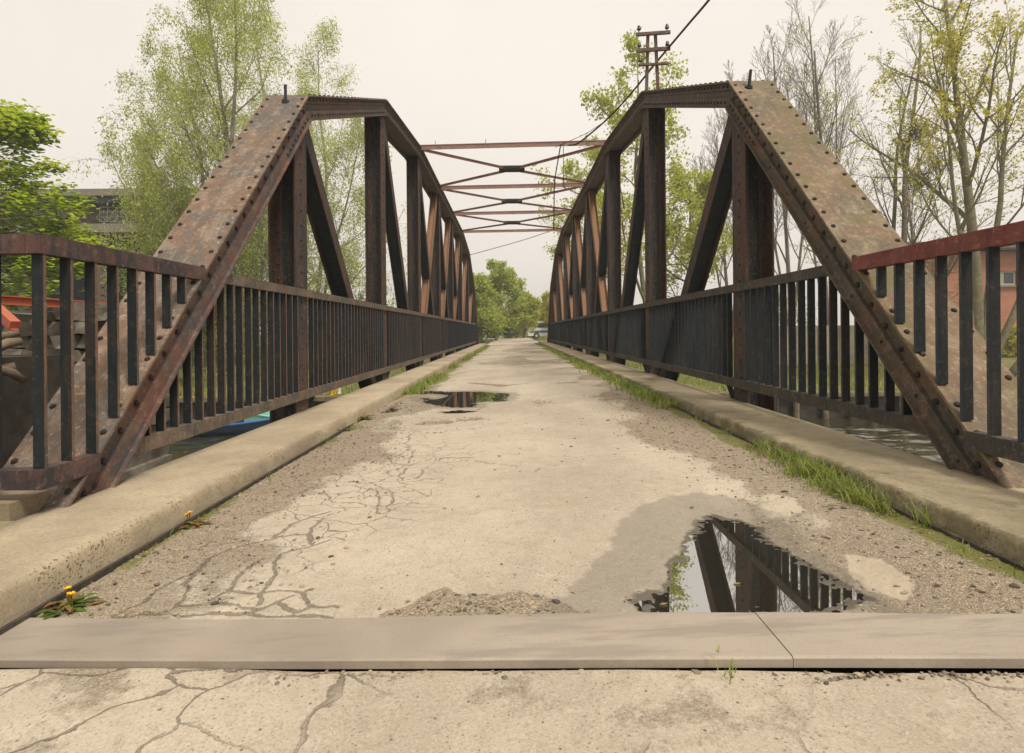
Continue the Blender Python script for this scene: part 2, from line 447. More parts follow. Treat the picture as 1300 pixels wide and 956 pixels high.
M['bark_birch'] = flat('birch_bark', (.26, .23, .18), .8, .5, 5, .1, .5)

# ------------------------------------------------------------------ building materials
def brick(name, c1, c2, mortar, scale=4.0):
    m = NT(name, .9, .2)
    v = m.n('ShaderNodeMapping', {'Vector': m.co, 'Rotation': (R_(90), 0, 0)}).outputs[0]
    b = m.n('ShaderNodeTexBrick', {'Vector': v, 'Scale': scale, 'Color1': (*c1, 1), 'Color2': (*c2, 1), 'Mortar': (*mortar, 1), 'Mortar Size': .015, 'Brick Width': 1.0, 'Row Height': .32})
    c = m.mix(m.math('MULTIPLY', m.noise(1.2, 5, .65), .5), b.outputs[0], tuple(q * .6 for q in c1))
    m.set('Base Color', c); m.bump(b.outputs[1], -.3, .01)
    return m.mat
M['brick_dark'] = brick('dark_brick', (.12, .085, .07), (.16, .11, .085), (.15, .13, .11))
M['brick_red'] = brick('orange_brick', (.43, .19, .12), (.50, .235, .15), (.40, .24, .17))
M['render_grey'] = flat('pale_fascia', (.21, .19, .155), .85, .15, 3)
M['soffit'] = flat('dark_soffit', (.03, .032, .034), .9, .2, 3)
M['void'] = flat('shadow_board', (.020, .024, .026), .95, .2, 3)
M['frame_w'] = flat('window_paint', (.42, .39, .31), .6, .12, 6)
M['roof_tile'] = flat('dark_roof_felt', (.055, .05, .048), .9, .25, 4)
def glassy(name, col):
    m = NT(name, .08, .6); m.set('Base Color', col); return m.mat
M['glass'] = glassy('window_glass', (.03, .045, .045))
M['carglass'] = glassy('car_glass', (.02, .025, .03))
M['white_paint'] = flat('white_car_paint', (.72, .70, .66), .3, .04, 3, .5, 0)
M['blue_paint'] = flat('blue_paint', (.03, .12, .33), .4, .12, 5)
M['navy'] = flat('navy_hull', (.012, .022, .045), .45, .2, 5)
M['turq'] = flat('turquoise_paint', (.22, .55, .42), .45, .12, 5)
M['orange_paint'] = flat('orange_paint', (.6, .14, .04), .4, .1, 5)
M['yellow_paint'] = flat('yellow_post_paint', (.62, .37, .02), .5, .12, 8)
M['tyre'] = flat('tyre_rubber', (.02, .02, .02), .9, .2, 9)
M['wood'] = flat('weathered_wood', (.16, .125, .085), .9, .45, 5, .1, .8)
M['wood_dark'] = flat('wet_timber', (.05, .042, .034), .85, .4, 5, .2, .8)
M['stone'] = flat('grey_rubble', (.165, .145, .115), .95, .55, 4, .1, 1.0)
def ground_mat():
    m = NT('bank_ground', .95, .15)
    a = m.noise(.35, 6, .65); b = m.noise(5, 6, .7)
    c = m.mix(m.step(a, .38, .62), (.125, .125, .038), (.195, .165, .075))
    c = m.mix(m.math('MULTIPLY', m.step(b, .45, .7), .6), c, (.065, .085, .02))
    m.set('Base Color', c); m.bump(b, .8, .05); return m.mat
M['ground'] = ground_mat()
M['pebble'] = leafmat('road_pebble', [(.07, .065, .055), (.20, .16, .115), (.30, .225, .16), (.38, .30, .21), (.16, .14, .12)], 0.0, .9)

# ================================================================== SETTING
def grid_mesh(name, X, Y, Z, mat, attrs=None, smooth=True):
    ny, nx = X.shape
    co = np.stack([X, Y, Z], -1).reshape(-1, 3).astype(np.float32)
    i = np.arange(ny * nx).reshape(ny, nx)
    q = np.stack([i[:-1, :-1], i[:-1, 1:], i[1:, 1:], i[1:, :-1]], -1).reshape(-1, 4)
    me = bpy.data.meshes.new(name)
    me.vertices.add(len(co)); me.vertices.foreach_set('co', co.ravel())
    me.loops.add(q.size); me.loops.foreach_set('vertex_index', q.ravel().astype(np.int32))
    me.polygons.add(len(q)); me.polygons.foreach_set('loop_start', np.arange(0, q.size, 4, dtype=np.int32))
    me.update(calc_edges=True)
    if smooth: me.polygons.foreach_set('use_smooth', np.ones(len(q), bool))
    for k, a in (attrs or {}).items():
        at = me.attributes.new(k, 'FLOAT', 'POINT'); at.data.foreach_set('value', np.asarray(a, np.float32).ravel())
    me.materials.append(mat)
    o = bpy.data.objects.new(name, me); COL.objects.link(o)
    return o

# ---- terrain: near bank, canal bed, far bank, one sheet to the horizon
ys = [-320, -60, -8, 1.0, 1.7, 1.72, 9, 16.60, 16.64, 20, 24, 28, 31.5, 34, 45, 70, 120, 400]
zs = [-1.03, -1.03, -1.03, -1.03, -1.03, -3.6, -3.8, -3.6, -1.93, -1.9, -1.78, -1.45, -1.08, -.97, -.96, -.96, -.9, -.9]
xs = np.concatenate([np.linspace(-420, -30, 14), np.linspace(-26, 26, 27), np.linspace(30, 420, 14)])
Xg, Yg = np.meshgrid(xs, np.array(ys))
Zg = np.repeat(np.array(zs)[:, None], len(xs), 1)
far = (Yg > 17) & (np.abs(Xg) > 3)
Zg = Zg + np.where(far, (fbm(Xg * .2, Yg * .2, 3) - .5) * .35 - .05, 0)
tag(grid_mesh('ground', Xg, Yg, Zg, M['ground'], smooth=False), kind='structure')

wx = np.concatenate([np.linspace(-200, -14.5, 20), np.arange(-14, 14.01, .085), np.linspace(14.5, 200, 20)])
wx, wy = np.meshgrid(wx, np.linspace(1.73, 16.62, 190))
wz = -2.6 + (fbm(wx * 1.1 + 7, wy * 2.6, 301, 3) - .5) * .10 + (fbm(wx * 3.2, wy * 7.0, 305, 2) - .5) * .026
tag(grid_mesh('water', wx, wy, wz, M['water']), kind='structure')

# ---- road on the bridge
pud1 = [G(px, py, -.782) for px, py in [(812, 764), (838, 752), (856, 735), (868, 702), (882, 668), (905, 657), (935, 660), (965, 676), (988, 694), (1012, 714), (1052, 738), (1104, 764), (1060, 775), (1000, 780), (930, 784), (870, 786), (826, 778)]]
wet1 = [G(px, py, -.771) for px, py in [(690, 780), (735, 745), (780, 700), (800, 660), (840, 636), (890, 630), (940, 640), (985, 655), (1030, 700), (1090, 740), (1150, 786), (900, 792)]]
pud2 = [G(px, py, -.832) for px, py in [(532, 505), (556, 507), (572, 502), (548, 499), (570, 497.5), (610, 497), (646, 500), (640, 509), (604, 510), (602, 517), (572, 517), (548, 513)]]
grvp = [G(px, py) for px, py in [(470, 786), (515, 765), (560, 752), (620, 762), (660, 755), (700, 766), (730, 780), (700, 798), (600, 796)]]
def cr5(pts): return [G(150 + x / 4.78, 600 + y / 4.78) for x, y in pts]
def cr6(pts): return [G(380 + x / 3.25, 440 + y / 3.25) for x, y in pts]
cracks = [cr5(c) for c in (
    [(0, 860), (60, 830), (100, 800), (190, 735), (280, 690), (350, 655), (400, 630), (480, 590), (560, 520), (620, 490), (700, 465), (800, 435), (920, 410), (980, 360), (1040, 315), (1100, 290), (1200, 260), (1291, 230)],
    [(0, 872), (130, 855), (250, 860), (360, 800), (385, 760), (390, 720), (410, 650), (440, 620)],
    [(360, 800), (450, 800), (580, 795), (700, 815), (830, 830), (950, 790), (1050, 740)],
    [(560, 780), (640, 735), (690, 710), (740, 630), (780, 575), (800, 560), (880, 510)],
    [(690, 710), (780, 725), (850, 730), (1000, 715), (1100, 720), (1170, 695)],
    [(840, 800), (880, 720), (905, 670), (920, 640), (940, 600), (960, 560), (1000, 490), (1090, 460), (1180, 435), (1280, 405)],
    [(1180, 435), (1160, 415), (1155, 390), (1162, 350), (1180, 330), (1230, 290), (1290, 270)],
    [(1100, 720), (1120, 755), (1150, 790), (1220, 800), (1340, 802)],
    [(950, 790), (1020, 815), (1090, 840), (1150, 800)],
    [(360, 868), (600, 858), (800, 850), (1000, 862), (1291, 868)],
    [(920, 400), (1050, 380), (1150, 372)])]
cracks += [cr6(c) for c in (
    [(60, 560), (110, 600), (150, 640), (230, 640), (300, 660), (380, 650), (430, 640), (510, 645)],
    [(240, 540), (300, 560), (390, 600), (470, 590), (545, 612)],
    [(300, 480), (350, 440), (380, 480), (450, 490), (500, 470), (560, 460), (640, 462), (760, 470), (900, 490)],
    [(350, 520), (400, 500), (430, 550), (490, 540), (510, 500)],
    [(250, 600), (300, 580), (330, 620), (310, 690)], [(390, 600), (385, 640), (350, 690)],
    [(410, 348), (450, 345), (510, 356), (560, 357), (640, 348), (720, 340), (780, 330)],
    [(460, 360), (440, 400), (470, 440), (450, 480)])]
big_n = 11
deepc = [cr6([(705, 148), (760, 152), (840, 156), (925, 150)]), cr6([(1080, 148), (1130, 146)])]
holes = [(cr6([(655, 262)])[0], .20, .06), (cr6([(700, 299)])[0], .12, .05), (cr6([(560, 312)])[0], .17, .045), (cr6([(806, 31)])[0], .5, .07),
         (cr6([(510, 190)])[0], .25, .05)]

def yrows():
    r = [1.2]
    while r[-1] < 33.2:
        r.append(r[-1] + .0085 * max(1, (r[-1] / 1.8)) ** 1.4)
    return np.array(r)
rows = yrows()
PSK = -0.088          # skew of the deck joint: y falls to the right
def joint_y(x): return 1.546 + PSK * x
u = np.linspace(0, 1, 400)
Xr = XL - .02 + (XR - XL + .04) * u
Xr, Yr = np.meshgrid(Xr, rows)
Yr = np.where(Yr < 4, Yr + (PSK * Xr + .165) * (1 - sstep(1.2, 4, Yr)), Yr)
Zr = road_z(Xr)
Zr = Zr + (fbm(Xr * 1.3, Yr * .9, 5) - .5) * .022 + (fbm(Xr * 7, Yr * 7, 9, 3) - .5) * .005
wob = (fbm(Xr * 9, Yr * 9, 21) - .5) * .10 + (fbm(Xr * 34, Yr * 34, 22, 3) - .5) * .035
ZP1, ZP2 = -.782, -.834
sd1 = poly_sd(Xr, Yr, pud1) + wob
near = sstep(-.42, .0, sd1)
Zr = Zr * (1 - near) + near * (ZP1 + .004 - np.clip(sd1, -.05, .30) * .07 - .004 + (fbm(Xr * 60, Yr * 60, 31, 2) - .5) * .008)
sd2 = poly_sd(Xr, Yr, pud2) + wob * 1.3
near2 = sstep(-.9, .0, sd2)
Zr = Zr * (1 - near2) + near2 * (ZP2 - np.clip(sd2, -.08, .4) * .06 + (fbm(Xr * 20, Yr * 20, 33, 3) - .5) * .010)
gw = fbm(Xr * 2.1, Yr * 1.6, 40) - .5
grav = np.maximum(sstep(.74, .2, Xr - XL + gw * .8) * .75, sstep(.82, .3, XR - Xr + gw * 1.0) * .72)
grav *= np.where(Yr > 9, .7, 1)
gp = sstep(-.05, .05, poly_sd(Xr, Yr, grvp) + wob)
grav = np.maximum(grav, gp)
grav = np.maximum(grav, .55 * sstep(.56, .66, fbm(Xr * .9 + 4, Yr * .5, 44)))
pal = sstep(-.04, .04, np.maximum(poly_sd(Xr, Yr, [G(*q) for q in [(1072, 694), (1120, 700), (1150, 722), (1140, 738), (1100, 730)]]),
                                  np.maximum(poly_sd(Xr, Yr, [G(*q) for q in [(980, 628), (1010, 632), (1020, 646), (985, 646)]]),
                                             -9)) + wob)
grav *= (1 - .9 * pal)
Zr = Zr + grav * (fbm(Xr * 60, Yr * 60, 50, 2) - .5) * .010
crk = np.zeros(Xr.shape)
for k, c in enumerate(cracks):
    w = .0088 if k < big_n else .0062
    dd = seg_dist(Xr + (fbm(Xr * 14, Yr * 14, 61) - .5) * .05, Yr + (fbm(Xr * 14, Yr * 14, 62) - .5) * .05, c)
    crk = np.maximum(crk, sstep(w * 1.6, 0, dd))
for c in deepc:
    dd = seg_dist(Xr, Yr, c); crk = np.maximum(crk, sstep(.16, 0, dd)); Zr -= .03 * sstep(.14, 0, dd)
Zr -= crk * .006
for (hx, hy), r, d in holes:
    q = np.hypot((Xr - hx) * .8, (Yr - hy) * 1.1) + wob * r * 5
    Zr -= d * sstep(r, r * .35, q); grav = np.maximum(grav, .8 * sstep(r * 1.15, r * .7, q))
zone = sstep(.75, .45, np.hypot((Xr + 1.0) / 1.0, (Yr - 3.6) / 2.4) + gw * .5)
zone = np.maximum(zone, .8 * sstep(.6, .4, np.hypot((Xr + .9) / .7, (Yr - 7.2) / 1.6)))
wet = sstep(-.10, .06, poly_sd(Xr, Yr, wet1) + wob)
wet = np.maximum(wet, .8 * sstep(-.35, .0, sd2))
soak = np.maximum(sstep(-.065, .012, sd1), sstep(-.08, .02, sd2))
ed = np.minimum(Xr - XL, XR - Xr)
mo = fbm(Xr * 1.5, Yr * 1.1, 71)
mossr = sstep(.26, .06, XR - Xr + (mo - .5) * .35) * np.where(Yr < 1.9, .9, 1.05)
mossl = sstep(.10, .01, Xr - XL + (mo - .5) * .25) * sstep(1.7, 2.2, Yr) * .8
mossf = sstep(.42, .1, ed + (mo - .5) * .4) * sstep(7, 10, Yr)
moss = np.maximum(np.maximum(mossr, mossl), mossf) * .85
tag(grid_mesh('road', Xr, Yr, Zr, M['road'], dict(grav=grav, crk=crk, zone=zone, wet=wet, soak=soak, moss=moss, pale=pal)), kind='structure')
ROADGRID = (Xr, Yr, Zr)

mb = MB(); mb.box(-1.94, 2.015, 1.27, 33.1, -1.25, -.94); mb.box(-2.2, 2.3, 1.255, 1.42, -1.6, -.885)
mb.build('deck', M['abut'])['kind'] = 'structure'
# trim of the deck towards the joint: the road sheet starts under the plate
def sheet(name, pts, z, mat):
    m = MB(); m.add([(x, y, z) for x, y in pts], [tuple(range(len(pts)))]); return m.build(name, mat, fix=False)
tag(sheet('puddle', [(.20, 1.50), (1.20, 1.43), (1.20, 2.07), (.86, 2.6), (.54, 2.6), (.26, 2.07)], ZP1, M['puddle']), kind='structure')
tag(sheet('puddle', [(-1.37, 5.9), (.15, 5.9), (.15, 8.6), (-1.37, 8.6)], ZP2, M['puddle']), kind='structure')

# road surface in front of the joint
xa, ya = np.meshgrid(np.linspace(-6, 6, 160), np.concatenate([np.linspace(-14, 0, 30), np.linspace(.1, 1.339, 100)]))
ya = np.where(ya > .05, ya + PSK * xa * sstep(0, 1.4, ya), ya)
za = road_z(np.clip(xa, -2.2, 2.2)) - .016 + (fbm(xa * 2, ya * 2, 80) - .5) * .02 + (fbm(xa * 20, ya * 20, 81, 3) - .5) * .006
tag(grid_mesh('approach_road', xa, ya, za, M['approach']), kind='structure')
# road beyond the bridge and the street it meets
yb = np.concatenate([np.linspace(33.1, 60, 40)]); xb, yb = np.meshgrid(np.linspace(-1.6, 1.7, 12), yb)
tag(grid_mesh('far_road', xb, yb, road_z(xb) + (fbm(xb, yb, 90) - .5) * .02, M['approach']), kind='structure')
mb = MB(); mb.add([(-70, 60, -.87), (70, 60, -.87), (70, 66, -.87), (-70, 66, -.87)], [(0, 1, 2, 3)])
tag(mb.build('cross_street', M['approach']), kind='structure')

# ---- raised concrete kerb walks, profile swept along y
def kerb_walk(side, x_face, x_out, z_top, z_base, mat):
    yy = np.concatenate([np.arange(.7, 6, .022), np.arange(6, 33.2, .15)])
    prof = [(0.0, -.06, 1), (0.0, .0, 1), (.004, .30, 1), (.006, .62, 1), (.010, .86, 1), (.018, .97, 1), (.030, 1.0, .6), (.075, 1.0, .12), (.25, 1.0, 0), (.40, 1.0, 0)]
    H = z_top - z_base
    W = abs(x_out - x_face)
    prof = prof + [(W, 1.0, 0), (W + .001, .2, .3)]
    n = len(prof)
    X = np.zeros((len(yy), n)); Y = np.zeros_like(X); Z = np.zeros_like(X); A = np.zeros_like(X)
    for j, (dx, h, a) in enumerate(prof):
        chip = np.clip(fbm(yy * 3.1, yy * 0 + 3.3, 101) - .52, 0, 1) * .22 * (1 if j in (4, 5, 6) else (.4 if j in (2, 3) else 0))
        rough = (fbm(yy * 16, yy * 0 + j * 3.7, 103, 3) - .5) * (.010 if 0 < j < 6 else .0)
        X[:, j] = x_face + side * (dx + chip * .35 + rough)
        Y[:, j] = yy
        Z[:, j] = z_base + H * h - (chip * .25 if h > .7 and j < 7 else 0) + rough * .5
        A[:, j] = a
    if side < 0: X, Y, Z, A = X[:, ::-1], Y[:, ::-1], Z[:, ::-1], A[:, ::-1]
    o = grid_mesh('walkway', X, Y, Z, mat, dict(face=A), smooth=False)
    return tag(o, kind='structure')
kerb_walk(-1, -1.466, -1.955, -.7285, -.846, M['walk_l'])
kerb_walk(1, 1.5275, 2.03, -.644, -.719, M['walk_r'])
# abutment tops outside the kerbs at the near end
mb = MB(); mb.box(-7.0, -1.958, -3, 2.24, -1.6, -.7315); mb.box(-7.0, -1.99, 2.245, 2.44, -1.4, -.665)
ab = mb.thing('abutment', M['abut'], (-4, 1, -1.6)); tag(ab, 'tan concrete abutment ledge below the corner of the left railing', 'abutment')
mb = MB(); mb.box(2.033, 7.0, -3, 2.0, -1.6, -.649)
ab = mb.thing('abutment', M['abut'], (4, 1, -1.6)); tag(ab, 'mossy concrete abutment behind the right end post foot', 'abutment')
mb = MB(); mb.box(-7, 7, -12, 1.69, -4.2, -1.6)
tag(mb.build('embankment', M['abut']), kind='structure')

# steel angle along the foot of each kerb
for side, xk, zk, y1, lab in ((-1, -1.452, -.846, 5.1, 'thin dark steel strip along the foot of the left kerb'),
                              (1, 1.513, -.719, 6.0, 'thin dark steel strip along the foot of the right mossy kerb')):
    mb = MB()
    n = 26
    for k in range(n):
        a, b = .8 + (y1 - .8) * k / n, .8 + (y1 - .8) * (k + 1) / n
        w0 = (vnoise(k * .7, 2.2, 7) - .5) * .010; w1 = (vnoise((k + 1) * .7, 2.2, 7) - .5) * .010
        x0 = xk - side * .020
        vs = []
        for (yy, w) in ((a, w0), (b, w1)):
            for dx, dz in ((0, -.04), (.013, -.04), (.013, .024 if side < 0 else .012), (0, .024 if side < 0 else .012)):
                vs.append((x0 + side * dx + w, yy, zk + dz + w * .5))
        mb.add(vs, [(0, 1, 5, 4), (1, 2, 6, 5), (2, 3, 7, 6), (3, 0, 4, 7)])
    o = mb.thing('kerb_strip', M['strip'], (xk, .8, zk)); tag(o, lab, 'steel strip', 'steel strips along the kerbs')

# steel threshold plate over the deck joint
mb = MB()
def plate(x0, x1, t, m=0):
    n = 14
    for k in range(n):
        xa_, xb_ = x0 + (x1 - x0) * k / n, x0 + (x1 - x0) * (k + 1) / n
        vs = []
        for x in (xa_, xb_):
            yf = 1.352 + PSK * x - .008 + .004 * math.sin(x * 2.3); yn = 1.546 + PSK * x + .012 * math.sin(x * 3.1 + .6)
            z = road_z(x)
            vs += [(x, yf, z - .014), (x, yf, z + .005 + t), (x, yf + .006, z + .009 + t), (x, yn, z + .010 + t), (x, yn, z - .02)]
        mb.add(vs, [(0, 1, 6, 5), (1, 2, 7, 6), (2, 3, 8, 7), (3, 4, 9, 8)])
plate(-1.62, .632, 0); plate(.6332, 1.8, .0015)
o = mb.thing('threshold_plate', M['plate'], (0, 1.6, -.84)); tag(o, 'long worn steel plate laid across the road at the bridge end', 'steel plate')

# ================================================================== TRUSSES
L = 3.43
ZNODE = [None, 2.03, 3.34, 3.70, 3.70, 3.70, 3.70, 3.34, 2.03, None]
D = .215
def make_truss(side, X0, y0, label, mc, ms, zwalk):
    """side -1 left / +1 right; X0 = distance of the inner chord face; y0 = y of node 0"""
    base = Vector((side * (X0 + .15), y0 + 1.0, zwalk))
    T = empty('bridge_truss', base, label, 'bridge truss', 'steel trusses of the bridge')
    yc = [y0 + L * k for k in range(10)]
    pth = [None] * 10
    pth[1] = (yc[1] + .15, ZNODE[1]); pth[8] = (yc[8] - .15, ZNODE[8])
    pth[2] = (yc[2] + .05, ZNODE[2]); pth[7] = (yc[7] - .05, ZNODE[7])
    for k in (3, 4, 5, 6): pth[k] = (yc[k], ZNODE[k])
    pth[0] = (pth[1][0] - 3.25 / 1.01, ZNODE[1] - 3.25); pth[9] = (pth[8][0] + 3.25 / 1.01, ZNODE[8] - 3.25)
    pv = [Vector((0, a, b)) for a, b in pth]
    dirs = [(pv[k + 1] - pv[k]).normalized() for k in range(9)]
    nrm = [Vector((0, -d.z, d.y)) for d in dirs]
    mit = []
    for k in range(10):
        a = nrm[max(k - 1, 0)]; b = nrm[min(k, 8)]
        mm = (a + b).normalized(); mit.append(mm / mm.dot(a))
    def pt(k, x, n): return pv[k] + mit[k] * n + Vector((side * (X0 + x), 0, 0))
    def sweep(mb, k0, k1, comps, m=0):
        for (x0, x1, n0, n1) in comps:
            vs = []
            for k in range(k0, k1 + 1): vs += [pt(k, x0, n0), pt(k, x1, n0), pt(k, x1, n1), pt(k, x0, n1)]
            fs = []
            for k in range(k1 - k0):
                o = 4 * k
                for i in range(4): fs.append((o + i, o + (i + 1) % 4, o + 4 + (i + 1) % 4, o + 4 + i))
            fs.append((0, 1, 2, 3)); o = 4 * (k1 - k0); fs.append((o, o + 3, o + 2, o + 1))
            mb.add(vs, fs, m)
    body = [(.012, .024, .001, D), (.276, .288, .001, D), (.024, .276, .055, .063),
            (-.002, .0118, D - .062, D - .0005), (.2882, .302, D - .062, D - .0005),
            (-.010, .0118, .0, .088), (.2882, .310, .0, .088), (-.034, -.0102, .0, .012), (.3102, .334, .0, .012)]
    cover = [(-.046, .346, D, D + .013)]
    cover2 = [(-.030, .330, D + .0132, D + .023)]
    def rivline(mb, k, x, n, nv, sp, r=.018, h=.013, ymax=20, t0=.08, t1=.05):
        a, b = pv[k], pv[k + 1]; le = (b - a).length; c = int(le / sp)
        for i in range(c):
            q = a + dirs[k] * (t0 + (le - t0 - t1) * i / max(1, c - 1))
            if q.y > ymax or q.z < -1.0: continue
            mb.rivet(q + nrm[k] * n + Vector((side * (X0 + x), 0, 0)), nv(k), r, h, 1)
    inn = lambda k: Vector((-side, 0, 0)); outw = lambda k: Vector((side, 0, 0)); upn = lambda k: nrm[k]
    for k0, k1, nm in ((0, 1, 'end_post'), (1, 8, 'top_chord'), (8, 9, 'end_post')):
        mb = MB(); sweep(mb, k0, k1, body)
        mcov = MB(); sweep(mcov, k0, k1, cover)
        if k0 == 1: sweep(mcov, 2, 7, cover2)
        for k in range(k0, k1):
            ym = 21 if k0 else 99
            if k < 6:
                for x in (-.012, .312): rivline(mcov, k, x, D + (.013 if not (k0 == 1 and 2 <= k < 7) else .023), upn, .15, .0155, .012, 16)
                if k0 == 0:
                    rivline(mb, k, .012, .112, inn, .165, .0175, .015)
                    rivline(mb, k, -.002, D - .03, inn, .30, .012, .008)
                    if side > 0: rivline(mb, k, -.010, .05, inn, .33, .010, .008)
                else:
                    rivline(mb, k, -.010, .050, inn, .095, .015, .012, 18)
                    rivline(mb, k, -.002, D - .032, inn, .11, .014, .010, 14)
        if k0 == 0:      # splice plate and close rivets near the knee
            a = pv[1]
            for i in range(9):
                for nn in (.045, .165):
                    q = a - dirs[0] * (.06 + i * .085) + nrm[0] * nn + Vector((side * (X0 + (-.010 if nn < .1 else -.002)), 0, 0))
                    mb.rivet(q, inn(0), .015, .012, 1)
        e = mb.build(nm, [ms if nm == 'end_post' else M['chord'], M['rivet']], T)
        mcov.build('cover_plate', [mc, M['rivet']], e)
        if k0 == 0:
            pg = MB()
            q = pv[1] + nrm[0] * (D + .013) + Vector((side * (X0 + (.13 if side < 0 else .09)), 0, 0)) - dirs[0] * .10
            lean = Vector((.02 if side > 0 else 0, 0, 0))
            pg.tube([q - Vector((0, 0, .02)), q + lean + Vector((0, 0, .155))], .014, 8)
            pg.tube([q - Vector((0, 0, .02)), q + Vector((0, 0, .008))], .035, 8)
            pg.build('peg', M['dark_plate'], e)
    # bottom chord below the walk
    mb = MB()
    mb.box(*sorted((side * (X0 + .05), side * (X0 + .25))), y0 - .2, yc[9] + .2, -1.32, -1.02)
    mb.build('bottom_chord', M['post'], T)
    def member(mb, a, b, comps, m=None):
        a = Vector((0, *a)); b = Vector((0, *b)); d = (b - a).normalized(); n = Vector((0, -d.z, d.y)); le = (b - a).length
        for i, (x0, x1, n0, n1) in enumerate(comps):
            mb.obox(a + Vector((side * X0, 0, 0)), Vector((side, 0, 0)), n, d, (x0, x1), (n0, n1), (0, le), 0 if m is None else m[i])
    def zlow(y):
        for k in range(9):
            if pth[k][0] <= y <= pth[k + 1][0]:
                t = (y - pth[k][0]) / (pth[k + 1][0] - pth[k][0]); return pth[k][1] + t * (pth[k + 1][1] - pth[k][1])
    for k in range(1, 9):
        zt = zlow(yc[k]) + (.05 if k in (3, 4, 5, 6) else .045)
        mb = MB()
        wf = .145 if k < 3 else .135
        # web with four angles; slots: 0 web, 1 flange
        member(mb, (yc[k], -1.3), (yc[k], zt), [(.026, .040, -wf, wf), (.260, .274, -wf, wf), (.0402, .2598, -.009, .009), (.0402, .105, .0092, .022), (.195, .2598, .0092, .022),
                                                (.0402, .105, -.022, -.0092), (.195, .2598, -.022, -.0092), (.0402, .054, -wf * .93, -.0222), (.246, .2598, -wf * .93, -.0222)], [1, 1, 0, 1, 1, 1, 1, 1, 1])
        if k < 6:
            z = -1.0
            while z < zt - .14:
                r = .017
                mb.rivet((side * (X0 + .026), yc[k] - .01, z), (-side, 0, 0), r, .013, 1)
                if k < 5:
                    mb.rivet((side * (X0 + .072), yc[k] - .022, z + .07), (0, -1, 0), .014, .010, 1)
                    mb.rivet((side * (X0 + .228), yc[k] - .022, z + .07), (0, -1, 0), .014, .010, 1)
                    mb.rivet((side * (X0 + .246), yc[k] - .085, z), (-side, 0, 0), .014, .010, 1)
                z += .143
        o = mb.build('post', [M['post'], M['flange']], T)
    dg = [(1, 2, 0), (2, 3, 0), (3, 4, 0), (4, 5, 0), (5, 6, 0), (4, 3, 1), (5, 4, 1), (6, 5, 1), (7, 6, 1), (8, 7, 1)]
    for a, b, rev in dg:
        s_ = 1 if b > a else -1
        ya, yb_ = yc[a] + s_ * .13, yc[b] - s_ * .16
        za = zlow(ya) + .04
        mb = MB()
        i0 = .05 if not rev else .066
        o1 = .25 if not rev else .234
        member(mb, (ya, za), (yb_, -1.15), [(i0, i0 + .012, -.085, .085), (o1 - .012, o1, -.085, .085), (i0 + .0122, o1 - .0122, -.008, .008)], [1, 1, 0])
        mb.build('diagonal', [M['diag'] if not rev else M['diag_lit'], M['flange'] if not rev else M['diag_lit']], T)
    # gusset below the knee
    return T, pth, yc, dirs, nrm

TL = make_truss(-1, 1.929, 1.87, 'brown rusty riveted bridge truss on the left, in front of the birch', M['cover_l'], M['side_l'], -.775)
TR = make_truss(1, 2.008, 1.65, 'mossy rusted riveted bridge truss on the right carrying the insulator bracket', M['cover_r'], M['side_r'], -.685)

